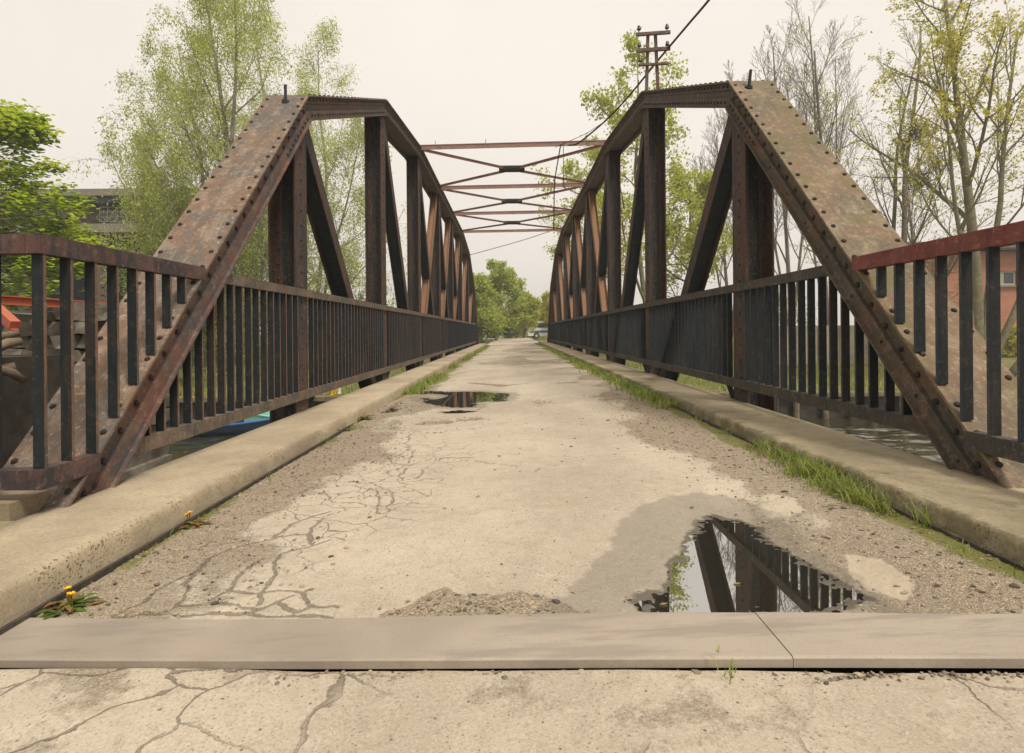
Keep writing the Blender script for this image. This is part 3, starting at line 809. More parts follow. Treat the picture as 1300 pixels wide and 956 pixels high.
# ================================================================== RAILINGS
def railing(side, X0, tr, zt0, zt1, zb0, zb1, ystart, labels, mats):
    T, pth, yc, dirs, nrm = tr
    xi, xo = sorted((side * (X0 - .020), side * (X0 + .026)))
    def zl(y): return pth[1][1] - (pth[1][0] - y) * 1.01
    zoff = (D + .02) / math.cos(math.atan(1.01))
    def yl(z): return pth[1][0] - (pth[1][1] - z) / 1.01
    # main railing
    T1 = empty('bridge_railing', (side * X0, yl(0), zb0), labels[0], 'railing', 'railings of the bridge')
    yend = pth[8][0] + (pth[8][1] - .37) / 1.01
    # rails broken at the posts into lengths, shown by small joints
    def rail(mb, z0, z1, w, ya):
        cuts = [ya] + [y for y in yc[1:9]] + [yend]
        for a, b in zip(cuts[:-1], cuts[1:]):
            mb.box(xi - w, xo + w, a + .0015, b - .0015, z0, z1)
        return mb
    rail(MB(), zt0, zt1, .005, yl(zt0) - .02).build('top_rail', mats[0], T1)
    rail(MB(), zb0, zb1, .005, yl(zb1) - .02).build('bottom_rail', mats[0], T1)
    def bar(y, z0, z1, parent, xi=xi, xo=xo):
        mb = MB(); w = .008
        mb.box(xi, xo, y - w, y + w, z0, z1, 0)
        e = xi if side > 0 else xo
        mb.box(min(e, e - side * .0015), max(e, e - side * .0015), y - w + .001, y + w - .001, z0 + .001, z1 - .001, 1)
        return mb.build('baluster', [M['bar'], mats[1]], parent, fix=False)
    yy = 1.2; bars = []
    rng = random.Random(5 + side)
    y = yc[0] - 2.4
    sp = L / 26
    while y < yend - .05:
        bars.append(y + rng.uniform(-.006, .006)); y += sp
    n = 0
    rest = MB()
    for y in bars:
        if any(abs(y - q) < .15 for q in yc[1:9]): continue
        top = min(zt0, zl(y) + .012)
        if top - zb1 > .03 and y > yl(zb1) - .1:
            if n < 99:
                bar(y, zb1, top, T1); n += 1
            else:
                rest.box(xi, xo, y - .008, y + .008, zb1, zt0)
    o = rest.build('baluster', M['bar'], T1, fix=False); o['kind'] = 'stuff'
    # short stays from the rail to the edge of the walk
    for k in range(1, 9):
        mb = MB(); y = yc[k] + .26
        mb.bar((side * (X0 + .0), y, zb0 + .005), (side * (X0 + .05), y - .05, zb0 - .2), .02, .045)
        mb.build('stay', M['bar'], T1)
    # near railing before the end post, flush with its inner edge
    mx0, mx1 = xi, xo
    xi, xo = sorted((side * (X0 - .068), side * (X0 - .022)))
    T2 = empty('approach_railing', (side * X0, ystart, zb0), labels[1], 'railing', 'short railings at the near bridge end')
    def yu(z): return yl(z) - zoff / 1.01 - .0
    mb = MB(); mb.box(xi - .006, xo + .006, ystart if side < 0 else .9, yu(zt1) - .012, zt0 - .008, zt1)
    if side < 0: mb.box(-6.2, xi - .008, ystart, ystart + .058, zt0 - .008, zt1 - .001)
    mb.build('top_rail', mats[2], T2)
    mb = MB(); mb.box(xi - .006, xo + .006, ystart if side < 0 else .9, yu(zb1) + .02, zb0, zb1)
    if side < 0: mb.box(-6.2, xi - .008, ystart, ystart + .058, zb0, zb1 - .001)
    mb.build('bottom_rail', M['rail_near'] if side < 0 else mats[0], T2)
    y = ystart + .028; k = 0
    ys_ = []
    if side < 0:
        while y < yu(zt0) + .1: ys_.append(y); y += .142
    else:
        y = yu(zt0) - .02
        while y > .95: ys_.append(y); y -= .142
    for y in ys_:
        bot = max(zb1, zl(y) + zoff * .985)
        if zt0 - .008 - bot > .03: bar(y, bot, zt0 - .008, T2, xi, xo)
    if side < 0:
        x = xi - .16
        for k in range(24):
            mb = MB(); mb.box(x - .008, x + .008, ystart + .004, ystart + .054, zb1 - .001, zt0 - .008); mb.build('baluster', M['bar'], T2, fix=False); x -= .142
    return T1, T2
railing(-1, 1.955, TL, .335, .405, -.62, -.54, 2.27,
        ('lit-edged barred railing along the left side of the bridge', 'short dark railing at left that turns the corner outward before the end post'),
        (M['rail'], M['bar_edge'], M['rail_near']))
railing(1, 2.034, TR, .335, .405, -.527, -.45, 2.2,
        ('blue-grey barred railing along the right side of the bridge', 'near right railing with a red painted top rail before the end post'),
        (M['rail_r'], M['bar_edge_r'], M['rail_red']))

# ================================================================== OVERHEAD BRACING
ycl, ycr = TL[2], TR[2]
B = empty('overhead_bracing', (0, ycl[3], 3.95), 'rusty overhead lattice of thin beams joining the two truss tops', 'bracing')
zb = 3.965
for k in (3, 4, 5, 6):
    mb = MB()
    a = Vector((-1.99, ycl[k] - .02, zb)); b = Vector((2.06, ycr[k] - .02, zb))
    mb.bar(a, b, .09, .014)
    mb.bar(a + Vector((0, -.03, -.05)), b + Vector((0, -.03, -.05)), .012, .095)
    if k == 3:
        for i in range(14):
            q = a.lerp(b, (i + .6) / 14.2); mb.rivet(q + Vector((0, -.036, -.04)), (0, -1, 0), .013, .008)
        for px in (553, 617):
            t = (P(px, 180, ycl[3]).x + 1.99) / 4.05; q = a.lerp(b, t)
            mb.tube([q, q + Vector((0, 0, .10))], .008, 5)
    mb.build('cross_beam', M['brace'], B)
for k in (3, 4, 5):
    c = Vector((.03, (ycl[k] + ycr[k + 1]) / 2 + .02, zb - .035))
    for i, e in enumerate((Vector((-1.98, ycl[k] + .12, zb)), Vector((2.05, ycr[k] + .12, zb)), Vector((-1.98, ycl[k + 1] - .12, zb)), Vector((2.05, ycr[k + 1] - .12, zb)))):
        mb = MB(); d = (c - e); e2 = e + d * ((d.length - .16) / d.length)
        mb.bar(e, e2 + Vector((0, 0, .03 * 0)), .062, .010); mb.bar(e + Vector((0, 0, -.028)), e2 + Vector((0, 0, -.028)), .010, .05)
        mb.build('brace_rod', M['brace'], B)
    mb = MB(); mb.box(c.x - .31, c.x + .31, c.y - .17, c.y + .17, zb - .075, zb - .063); mb.box(c.x - .29, c.x + .29, c.y - .172, c.y - .16, zb - .063, zb - .005)
    mb.build('gusset_plate', M['dark_plate'], B)

# telephone bracket on the right truss
yb2 = ycr[2]
tb = P(826, 118, yb2 + .12)
E = empty('insulator_bracket', (tb.x, yb2 + .1, 3.5), 'small twin-post bracket with insulators on top of the right truss', 'telephone bracket')
def q_(px, py): return P(px, py, yb2 + .1)
mb = MB(); mb.bar(q_(820.5, 128), q_(822.5, 44), .045, .03, (0, 1, 0)); mb.build('upright', M['pole'], E)
mb = MB(); mb.bar(q_(836, 128), q_(832, 44), .045, .03, (0, 1, 0)); mb.build('upright', M['pole'], E)
for (xa_, ya_, xb_, yb_, h) in ((807, 45.5, 850, 42.5, .045), (807.5, 66, 850, 63, .05), (810, 84, 848, 82, .03)):
    mb = MB(); mb.bar(q_(xa_, ya_) + Vector((0, -.035, 0)), q_(xb_, yb_) + Vector((0, -.035, 0)), .04, h)
    mb.build('cross_arm', M['pole'], E)
for (px, py) in ((810.5, 43), (846, 41), (811, 64), (846.5, 62.5), (812, 83)):
    mb = MB(); c = q_(px, py) + Vector((0, -.035, 0))
    mb.lathe(c, [(.008, -.01), (.008, .035), (.030, .04), (.034, .055), (.022, .065), (.026, .075), (.020, .10), (.006, .11)], 9)
    mb.build('insulator', M['glass_ins'], E, True)

def cable(name, pts, r, label, cat='cable', group=None, mat=None):
    # catmull-rom through the points
    out = []
    ps = [Vector(p) for p in pts]
    for i in range(len(ps) - 1):
        p0, p1, p2, p3 = ps[max(i - 1, 0)], ps[i], ps[i + 1], ps[min(i + 2, len(ps) - 1)]
        for k in range(6):
            t = k / 6
            out.append(.5 * ((2 * p1) + (p2 - p0) * t + (2 * p0 - 5 * p1 + 4 * p2 - p3) * t * t + (3 * p1 - p0 - 3 * p2 + p3) * t ** 3))
    out.append(ps[-1])
    mb = MB(); mb.tube(out, r, 6)
    o = mb.thing(name, mat or M['cable'], ps[0], True)
    return tag(o, label, cat, group)
yb3 = ycr[3] - .05
cable('overhead_cable', [P(722, 184.5, yb3), P(735, 181, yb3 - .3), P(770, 152, yb3 - 1.2), P(800, 120, yb3 - 2.1), P(835, 77, yb3 - 3.0), P(872, 33, yb3 - 3.9), P(900, 0, yb3 - 4.6), P(960, -75, yb3 - 5.6)], .017,
      'thick black cable sagging from the bracing up out of the picture', 'cable')
cable('overhead_cable', [P(705, 187, yb3), P(722, 179.5, yb3 - .25), P(745, 169, yb3 - .7), P(765, 156, yb3 - 1.15)], .006, 'thin wire branching below the thick black cable', 'cable')
cable('hanging_cable', [P(712, 183, yb3 - .03), P(709, 200, yb3 + .2), P(704, 232, yb3 + .5), P(703.5, 258, yb3 + .9), P(703, 292, yb3 + 1.4)], .012,
      'slack dark cable hanging down from the bracing at right', 'cable')
cable('hanging_cable', [P(715, 181, yb3 - .08), P(715.3, 210, yb3 - .08), P(715, 238, yb3 - .05)], .007, 'straight thin wire hanging beside the slack dark cable', 'cable')
cable('far_wire', [P(560, 333, 60), P(610, 320, 58), P(670, 303, 55), P(730, 282, 52)], .03, 'faint far wire above the trees beyond the bridge', 'cable')

# ================================================================== TREES
def leaf_object(name, pts, size, aspect, flat_, droop, mat, parent, rng, jitter=.35):
    off = np.array(world_loc(parent))
    c = np.asarray(pts, float) - off
    n = len(c)
    s = size * (1 + jitter * (rng.random(n) * 2 - 1))
    nr = rng.normal(size=(n, 3)); nr /= np.linalg.norm(nr, axis=1)[:, None] + 1e-9
    nr = nr * (1 - flat_) + np.array([0, 0, 1.0]) * flat_
    nr /= np.linalg.norm(nr, axis=1)[:, None] + 1e-9
    ax = rng.normal(size=(n, 3)); ax[:, 2] -= droop * 2.5
    ax -= nr * (ax * nr).sum(1)[:, None]; ax /= np.linalg.norm(ax, axis=1)[:, None] + 1e-9
    bx = np.cross(nr, ax)
    s = s[:, None]
    v = np.stack([c, c + ax * s * .45 + bx * s * aspect * .5, c + ax * s, c + ax * s * .45 - bx * s * aspect * .5], 1).reshape(-1, 3).astype(np.float32)
    me = bpy.data.meshes.new(name)
    me.vertices.add(len(v)); me.vertices.foreach_set('co', v.ravel())
    me.loops.add(4 * n); me.loops.foreach_set('vertex_index', np.arange(4 * n, dtype=np.int32))
    me.polygons.add(n); me.polygons.foreach_set('loop_start', np.arange(0, 4 * n, 4, dtype=np.int32))
    me.update(calc_edges=True); me.materials.append(mat)
    o = bpy.data.objects.new(name, me); COL.objects.link(o); o.parent = parent
    return o

class Tree:
    def __init__(s, seed, **kw):
        s.rng = random.Random(seed); s.nr = np.random.default_rng(seed)
        s.p = dict(levels=3, kids=(7, 6, 5), ratio=(.55, .5, .45), angle=(45, 45, 45), trop=(.05, .04, .0), wob=(.08, .14, .2), start=(.3, .2, .15), taper=.75, sides=(9, 6, 4, 3), steps=(10, 7, 5, 4), rr=.55, whorl=False)
        s.p.update(kw); s.mb = MB(); s.tips = []
    def grow(s, pos, d, length, r, lv):
        p = s.p; rng = s.rng
        n = p['steps'][min(lv, len(p['steps']) - 1)]
        step = length / n
        pts, rad = [Vector(pos)], [r]
        d = Vector(d).normalized(); pos = Vector(pos)
        w = p['wob'][min(lv, len(p['wob']) - 1)]; tr = p['trop'][min(lv, len(p['trop']) - 1)]
        for i in range(n):
            d = (d + Vector((rng.gauss(0, w), rng.gauss(0, w), rng.gauss(0, w))) + Vector((0, 0, tr))).normalized()
            pos = pos + d * step; pts.append(pos.copy()); rad.append(max(r * (1 - p['taper'] * (i + 1) / n), p.get('minr', .003)))
        s.mb.tube(pts, rad, p['sides'][min(lv, len(p['sides']) - 1)], lv == 0)
        if lv >= p['levels']:
            s.tips.append(pts); return
        if lv == p['levels'] - 1: s.tips.append(pts[n // 2:])
        k = p['kids'][lv]; k = max(1, int(round(k * rng.uniform(.8, 1.2))))
        st = p['start'][min(lv, len(p['start']) - 1)]
        az = rng.uniform(0, 6.28)
        for j in range(k):
            t = st + (1 - st) * (j + rng.random() * .8) / k
            f = t * n; i = min(int(f), n - 1); q = pts[i].lerp(pts[i + 1], f - i)
            dd = (pts[i + 1] - pts[i]).normalized()
            az += 2.4 + rng.uniform(-.5, .5)
            a = dd.orthogonal().normalized(); b = dd.cross(a)
            side = a * math.cos(az) + b * math.sin(az)
            an = R_(p['angle'][min(lv, len(p['angle']) - 1)] * rng.uniform(.75, 1.25))
            nd = dd * math.cos(an) + side * math.sin(an)
            le = length * p['ratio'][min(lv, len(p['ratio']) - 1)] * (1.15 - .65 * t) * rng.uniform(.8, 1.2)
            if lv == 0 and p.get('crown'): le *= p['crown'](t)
            s.grow(q, nd, le, max(rad[i] * p['rr'] * rng.uniform(.8, 1.1), p.get('minr', .003)), lv + 1)
    def points(s, per, spread, droop=0):
        out = []
        for tp in s.tips:
            k = max(1, int(per * min(3.0, s.rng.gammavariate(1.6, .62))))
            for _ in range(k):
                f = s.rng.random() ** .8 * (len(tp) - 1); i = min(int(f), len(tp) - 2)
                q = tp[i].lerp(tp[i + 1], f - i)
                out.append((q.x + s.rng.gauss(0, spread), q.y + s.rng.gauss(0, spread), q.z + s.rng.gauss(0, spread) - abs(s.rng.gauss(0, droop))))
        return np.array(out)

def plant_tree(name, base, label, group, tree, height, r, bark, leaf=None, per=8, spread=.1, size=.1, aspect=.6, flat_=.2, droop=0, ldroop=0, lean=(0, 0, 1), multi=None, mist=None):
    T = empty(name, base, label, 'tree', group)
    base = Vector(base)
    if multi:
        for (dx, dy, dz, hh, rr) in multi: tree.grow(base + Vector((dx * .12, dy * .12, -.1)), Vector((dx, dy, dz)), height * hh, r * rr, 0)
    else:
        tree.grow(base - Vector((0, 0, .15)), lean, height, r, 0)
    tr = tree.mb.build('trunk', bark, T, True, False)
    if leaf is not None:
        leaf_object('crown', tree.points(per, spread, droop), size, aspect, flat_, ldroop, leaf, T, tree.nr)
    for q, rad in (mist or []):
        pts = []
        rg = tree.rng
        for _ in range(900):
            d = Vector((rg.gauss(0, 1), rg.gauss(0, 1), rg.gauss(0, 1))).normalized() * rad * rg.random() ** .45
            pts.append(Vector(q) + d)
        leaf_object('mistletoe', [tuple(a) for a in pts], rad * .22, .3, 0, 0, M['mistle'], T, tree.nr)
    return T

def gz(y): return float(np.interp(y, ys, zs))
GT = 'trees around the bridge'
# maple at the left edge
c = P(-78, 420, 14)
plant_tree('maple_tree', (c.x, 14, -1.9), 'bright green leafy maple at the left edge before the flat-roofed building', GT,
           Tree(11, levels=3, kids=(26, 9, 6), ratio=(.34, .50, .48), angle=(66, 46, 45), trop=(.02, .03, .0), start=(.10, .2, .1), wob=(.03, .12, .2), crown=lambda t: .95 + .8 * t),
           7.7, .17, M['bark'], M['leaf_maple'], 30, .13, .15, .85, .7, .02)
# birches
BIRCH = dict(levels=3, start=(.10, .15, .1), wob=(.04, .09, .13), steps=(14, 9, 6, 5), sides=(8, 5, 3, 3), rr=.5, taper=.85)
c = P(296, 420, 27)
plant_tree('birch_tree', (c.x, 27, gz(27)), 'tall drooping birch with fresh leaves behind the left end post', GT,
           Tree(23, kids=(14, 11, 8), ratio=(.33, .42, .62), angle=(42, 42, 45), trop=(.03, .035, -.20), crown=lambda t: 1.25 - .5 * t, **BIRCH),
           17.5, .2, M['bark_birch'], M['leaf_birch'], 18, .14, .10, .5, .0, .3, .7,
           multi=[(-.05, 0, 1, 1.05, 1.0), (-.24, .1, 1, .92, .8), (.13, -.1, 1, 1.02, .85), (-.40, -.1, 1, .66, .6), (.32, .1, 1, .66, .6)])
c = P(396, 420, 33)
plant_tree('birch_tree', (c.x, 33, gz(33)), 'second birch, paler and lower, between the first two left posts', GT,
           Tree(37, kids=(13, 10, 8), ratio=(.31, .42, .62), angle=(38, 42, 45), trop=(.03, .035, -.20), crown=lambda t: 1.2 - .45 * t, **BIRCH),
           20.5, .18, M['bark_birch'], M['leaf_birch'], 15, .17, .115, .5, .0, .3, .7,
           multi=[(-.10, 0, 1, 1.0, 1.0), (.10, .1, 1, .92, .8), (-.30, .1, 1, .72, .6), (.24, -.1, 1, .66, .6)])
c = P(228, 420, 29)
plant_tree('birch_tree', (c.x, 29, gz(29)), 'low bushy birch hiding the right end of the flat-roofed building', GT,
           Tree(41, kids=(12, 9, 8), ratio=(.30, .42, .55), angle=(34, 40, 45), trop=(.03, .02, -.18), crown=lambda t: 1.25 - .5 * t, **BIRCH),
           9.6, .13, M['bark_birch'], M['leaf_birch'], 24, .13, .12, .5, .0, .3, .6,
           multi=[(-.10, 0, 1, 1.0, 1.0), (.16, .1, 1, .85, .8), (-.26, .1, 1, .62, .7)])
# trees beyond the far end
for (px, Y, h, seed, lf, lab, ang) in ((630, 52, 6.3, 51, 'leaf_mid', 'round green tree in the middle beyond the bridge end', 55),
                                   (606, 44, 4.6, 53, 'leaf_mid', 'dark green tree beside the far end of the left truss', 55),
                                   (664, 58, 4.3, 55, 'leaf_pale', 'yellow-green tree right of the round tree beyond the bridge', 52),
                                   (583, 60, 5.6, 57, 'leaf_green', 'green tree mostly hidden behind the far left posts', 52),
                                   (702, 62, 4.2, 59, 'leaf_yellow', 'small yellowish tree behind the far right posts', 52)):
    c = P(px, 420, Y)
    plant_tree('broadleaf_tree', (c.x, Y, -.97), lab, GT,
               Tree(seed, levels=3, kids=(14, 7, 5), ratio=(.52, .5, .45), angle=(ang, 48, 45), start=(.14, .2, .1), wob=(.06, .13, .2), crown=lambda t: 1.1 - .3 * abs(t - .4)),
               h, .14, M['bark'], M[lf], 22, .16, .22, .65, .3)
for k, (px, Y, h, seed, lf, lab) in enumerate(((612, 47, 2.6, 301, 'leaf_green', 'green bush at the far left end of the bridge'), (650, 68, 3.2, 302, 'leaf_green', 'low hedge bush across the street below the round tree'),
                                   (630, 66, 2.8, 303, 'leaf_dark', 'dark hedge bush left of the low one across the street'), (668, 69, 2.6, 304, 'leaf_pale', 'pale bush across the street behind the white van'),
                                   (690, 72, 3.4, 305, 'leaf_pale', 'farthest pale bush near the far right posts'))):
    c = P(px, 420, Y)
    plant_tree('hedge_bush', (c.x, Y, -.95), lab, 'bushes beyond the bridge', Tree(seed, levels=2, kids=(14, 8), ratio=(.75, .5), angle=(58, 50), start=(.02, .15), wob=(.1, .2, .2), steps=(6, 5, 4), sides=(5, 3, 3)),
               h, .05, M['bark'], M[lf], 40, .2, .22, .65, .3)
# pale leafy trees behind the right truss
for (px, Y, h, seed, lab) in ((826, 27, 13.2, 61, 'sparse pale green tree behind the second and third right posts'),
                              (756, 36, 11.6, 63, 'sparse pale green tree behind the overhead bracing on the right'),
                              (888, 33, 9.5, 65, 'small pale leafy tree behind the first right diagonal')):
    c = P(px, 420, Y)
    plant_tree('broadleaf_tree', (c.x, Y, gz(Y)), lab, GT,
               Tree(seed, levels=3, kids=(15, 8, 5), ratio=(.40, .48, .45), angle=(52, 45, 45), start=(.22, .2, .15), wob=(.05, .12, .18), crown=lambda t: 1.15 - .4 * t),
               h, .15, M['bark_green'], M['leaf_pale'], 16, .16, .15, .7, .3)
# bare poplars
for (px, Y, h, seed, lab) in ((958, 42, 20.0, 71, 'leftmost bare tree, fine twigs fanning above the right knee'),
                              (1006, 40, 21.0, 73, 'bare upright tree behind the right end post peg'),
                              (1052, 44, 25.0, 75, 'tallest bare tree left of the multi-stemmed ones'),
                              (928, 48, 17.5, 76, 'small distant bare tree over the right top chord')):
    c = P(px, 420, Y)
    plant_tree('bare_tree', (c.x, Y, gz(Y)), lab, GT,
               Tree(seed, levels=3, kids=(13, 10, 7), ratio=(.36, .42, .42), angle=(26, 26, 30), trop=(.03, .06, .04), start=(.25, .2, .12), wob=(.02, .07, .11), steps=(12, 8, 5, 4), sides=(7, 4, 3, 3), rr=.5, minr=.010, crown=lambda t: 1.25 - .55 * t),
               h, .17, M['bark'], M['bud'], 1.0, .05, .06, .5, .1,
               multi=[(-.03, 0, 1, 1.0, 1.0), (.12, .05, 1, .9, .7), (-.16, .05, 1, .85, .65)])
# multi stemmed trees
BARE = dict(levels=3, minr=.006, start=(.22, .2, .12), wob=(.045, .10, .14), steps=(14, 9, 6, 4), sides=(8, 5, 3, 3), rr=.5)
c = P(1138, 420, 25)
plant_tree('multi_stem_tree', (c.x, 25, gz(25)), 'multi-stemmed nearly bare tree with mistletoe right of the end post', GT,
           Tree(81, kids=(10, 8, 6), ratio=(.30, .42, .42), angle=(33, 34, 36), trop=(.025, .06, .03), **BARE),
           14.5, .16, M['bark'], M['leaf_pale'], 1.9, .10, .09, .65, .3,
           multi=[(-.24, .05, 1, 1.0, .9), (.02, -.1, 1, 1.1, .95), (.20, .1, 1, .95, .8), (.5, 0, 1, .62, .7), (-.50, .1, 1, .75, .7)],
           mist=[(P(1163, 170, 25), .62), (P(1166, 232, 25.3), .6), (P(1188, 208, 24.6), .42)])
c = P(1176, 420, 30)
plant_tree('multi_stem_tree', (c.x, 30, gz(30)), 'thin nearly bare tree between the multi-stemmed tree and the yellow one', GT,
           Tree(83, kids=(11, 8, 6), ratio=(.30, .42, .42), angle=(36, 36, 38), trop=(.03, .05, .02), **BARE),
           12.0, .12, M['bark'], M['leaf_pale'], 1.6, .10, .10, .65, .3)
c = P(1241, 420, 19)
plant_tree('yellow_leafed_tree', (c.x, 19, gz(19)), 'tall tree with yellow new leaves above the red rail', GT,
           Tree(97, levels=3, kids=(9, 9, 7), ratio=(.42, .42, .40), angle=(34, 36, 40), trop=(.02, .07, .03), start=(.40, .2, .12), wob=(.03, .09, .15), steps=(14, 9, 6, 4), sides=(10, 6, 4, 3), rr=.55, crown=lambda t: 1.3 - .5 * t),
           13.0, .21, M['bark_green'], M['leaf_yellow'], 5.0, .08, .095, .75, .35,
           multi=[(0.0, 0, 1, 1.05, 1.0), (.20, .1, 1, 1.0, .62), (.46, -.05, 1, .9, .6), (-.12, .0, 1, .8, .5)])
c = P(1275, 420, 20.6)
plant_tree('leaning_tree', (c.x, 20.6, gz(20.6)), 'leaning bare trunk right of the yellow-leafed tree', GT,
           Tree(93, levels=3, kids=(9, 7, 5), ratio=(.36, .45, .42), angle=(36, 40, 40), trop=(.02, .05, .02), start=(.35, .2, .15), wob=(.04, .11, .15), rr=.5),
           9.5, .15, M['bark_green'], M['leaf_yellow'], 3, .10, .10, .75, .35, lean=(.7, 0, 1))
# shrubs on the far banks, seen through the bars
def shrub(px, Y, h, seed, leaf, label, size=.13, per=26):
    c = P(px, 420, Y)
    return plant_tree('shrub', (c.x, Y, gz(Y)), label, 'shrubs on the far banks',
               Tree(seed, levels=2, kids=(12, 7), ratio=(.62, .5), angle=(50, 50), start=(.05, .15), wob=(.1, .2, .2), steps=(6, 5, 4), sides=(6, 4, 3)),
               h, .05, M['bark'], M[leaf], per, .16, size, .65, .3)
shrub(165, 21, 3.6, 201, 'leaf_dark', 'dark shrub on the far left bank under the birches')
shrub(250, 22, 3.0, 202, 'leaf_dark', 'dark shrub behind the bars right of the left end post')
shrub(335, 23, 2.8, 203, 'leaf_green', 'green shrub behind the bars before the first left post')
shrub(415, 26, 3.0, 204, 'leaf_green', 'green shrub between the first and second left posts')
shrub(480, 34, 3.4, 205, 'leaf_green', 'green shrub behind the second left post')
shrub(905, 30, 2.0, 206, 'leaf_pale', 'pale shrub low behind the right railing')
shrub(1010, 36, 3.0, 207, 'leaf_pale', 'pale shrub behind the first right post')
shrub(1220, 28.6, 1.3, 208, 'leaf_yellow', 'low yellowish hedge bush before the orange brick house')
shrub(1290, 28.0, 1.3, 209, 'leaf_yellow', 'low hedge bush under the house window at the right edge')

# ================================================================== BUILDINGS
# flat roofed brick hall on the left
Yb = 36.0
def bx(px): return (px - VX) / F * Yb
def bz(py): return (VY - py) / F * Yb
E = empty('flat_roofed_hall', (bx(60), Yb, -1.0), 'dark brick flat-roofed hall with a window band behind the maple', 'building')
x0, x1 = bx(-170), bx(262)
mb = MB(); mb.box(x0 + .3, x1 - .3, Yb + .2, Yb + 9, bz(283) - .1, bz(250)); mb.build('wall', M['brick_dark'], E)
mb = MB(); mb.box(x0, x1, Yb - 1.0, Yb + 9.4, bz(248.5), bz(240)); o = mb.build('roof', M['render_grey'], E)
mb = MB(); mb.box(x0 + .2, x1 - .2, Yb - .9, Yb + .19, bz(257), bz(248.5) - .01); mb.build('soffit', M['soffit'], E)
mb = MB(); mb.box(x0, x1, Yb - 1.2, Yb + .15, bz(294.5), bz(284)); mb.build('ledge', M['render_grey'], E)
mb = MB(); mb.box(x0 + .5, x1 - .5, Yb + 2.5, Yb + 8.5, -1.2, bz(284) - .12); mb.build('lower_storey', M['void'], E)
for px in (-100, -30, 40, 139, 215):
    mb = MB(); mb.box(bx(px) - .32, bx(px) + .32, Yb - .6, Yb + .1, -1.1, bz(294.5) - .01); mb.build('pier', M['brick_dark'], E)
for px0, px1 in ((-90, -52), (-48, -10), (8, 46), (74, 92), (126, 147), (149, 172), (176, 200)):
    fr = MB(); z0_, z1_ = bz(277), bz(257.5); a_, b_ = bx(px0), bx(px1); t = .06; yf = Yb + .10
    fr.box(a_, b_, yf, yf + .09, z1_ - t, z1_); fr.box(a_, b_, yf, yf + .09, z0_, z0_ + t)
    n = 2 if px1 - px0 < 30 else 3
    for k in range(n + 1):
        x = a_ + (b_ - a_) * k / n; fr.box(x - t / 2, x + t / 2, yf + .005, yf + .085, z0_ + t, z1_ - t)
    for k in (1, 2):
        z = z0_ + (z1_ - z0_) * k / 3; fr.box(a_ + t, b_ - t, yf + .02, yf + .07, z - .025, z + .025)
    f = fr.build('window', M['frame_w'], E)
    g = MB(); g.box(a_ + .01, b_ - .01, yf + .04, yf + .05, z0_ + .01, z1_ - .01); g.build('pane', M['glass'], f)

# orange brick house on the right
Yh = 32.0
E = empty('brick_house', (P(1290, 400, Yh).x, Yh, -1.0), 'orange brick house with white window frames behind the red rail', 'house')
x0, x1 = P(1196, 400, Yh).x, P(1296, 400, Yh).x + 9
z1_ = P(1240, 322, Yh).z + .15
zb_ = -1.2
wins = [(P(1257, 360, Yh).x, P(1270.5, 360, Yh).x + .75)]
wx0, wx1 = P(1256, 350, Yh).x, P(1291, 350, Yh).x
wz0, wz1 = P(1270, 362, Yh).z, P(1270, 344, Yh).z
mb = MB()
mb.box(x0, wx0, Yh, Yh + 8, zb_, z1_); mb.box(wx1, x1, Yh, Yh + 8, zb_, z1_)
mb.box(wx0, wx1, Yh, Yh + .4, zb_, wz0); mb.box(wx0, wx1, Yh, Yh + .4, wz1, z1_)
mb.build('wall', M['brick_red'], E)
mb = MB(); mb.add([(x0 - .4, Yh - .5, z1_ - .02), (x1 + .4, Yh - .5, z1_ - .02), (x1 + .4, Yh + 4, z1_ + 1.0), (x0 - .4, Yh + 4, z1_ + 1.0), (x0 - .4, Yh + 8.5, z1_ - .02), (x1 + .4, Yh + 8.5, z1_ - .02),
                   (x0 - .4, Yh - .5, z1_ + .12), (x1 + .4, Yh - .5, z1_ + .12), (x1 + .4, Yh + 4, z1_ + 1.15), (x0 - .4, Yh + 4, z1_ + 1.15), (x0 - .4, Yh + 8.5, z1_ + .12), (x1 + .4, Yh + 8.5, z1_ + .12)],
                  [(0, 1, 2, 3), (3, 2, 5, 4), (6, 9, 8, 7), (9, 10, 11, 8), (0, 6, 7, 1), (4, 5, 11, 10), (0, 3, 9, 6), (3, 4, 10, 9), (1, 7, 8, 2), (2, 8, 11, 5)])
rf = mb.build('roof', M['roof_tile'], E)
cx = P(1190, 305, Yh + 3).x + 1.0
mb = MB(); mb.box(cx - .45, cx + .45, Yh + 2.4, Yh + 3.2, z1_ + .3, P(1190, 306, Yh + 3).z); mb.box(cx - .55, cx + .55, Yh + 2.3, Yh + 3.3, P(1190, 306, Yh + 3).z, P(1190, 304, Yh + 3).z)
mb.build('chimney', M['brick_dark'], rf)
for a_, b_ in ((wx0 + .02, (wx0 + wx1) / 2 - .01), ((wx0 + wx1) / 2 + .01, wx1 - .02)):
    fr = MB(); t = .09; yf = Yh + .08
    fr.box(a_, b_, yf, yf + .08, wz1 - t, wz1 - .002); fr.box(a_, b_, yf, yf + .08, wz0 + .002, wz0 + t)
    fr.box(a_, a_ + t, yf + .003, yf + .077, wz0 + t, wz1 - t); fr.box(b_ - t, b_, yf + .003, yf + .077, wz0 + t, wz1 - t)
    f = fr.build('window', M['frame_w'], E)
    g = MB(); g.box(a_ + .02, b_ - .02, yf + .03, yf + .05, wz0 + .02, wz1 - .02); g.build('pane', M['glass'], f)
mb = MB(); mb.box(wx0 - .1, wx1 + .1, Yh - .12, Yh - .002, wz0 - .12, wz0 - .01); mb.build('sill', M['render_grey'], E)

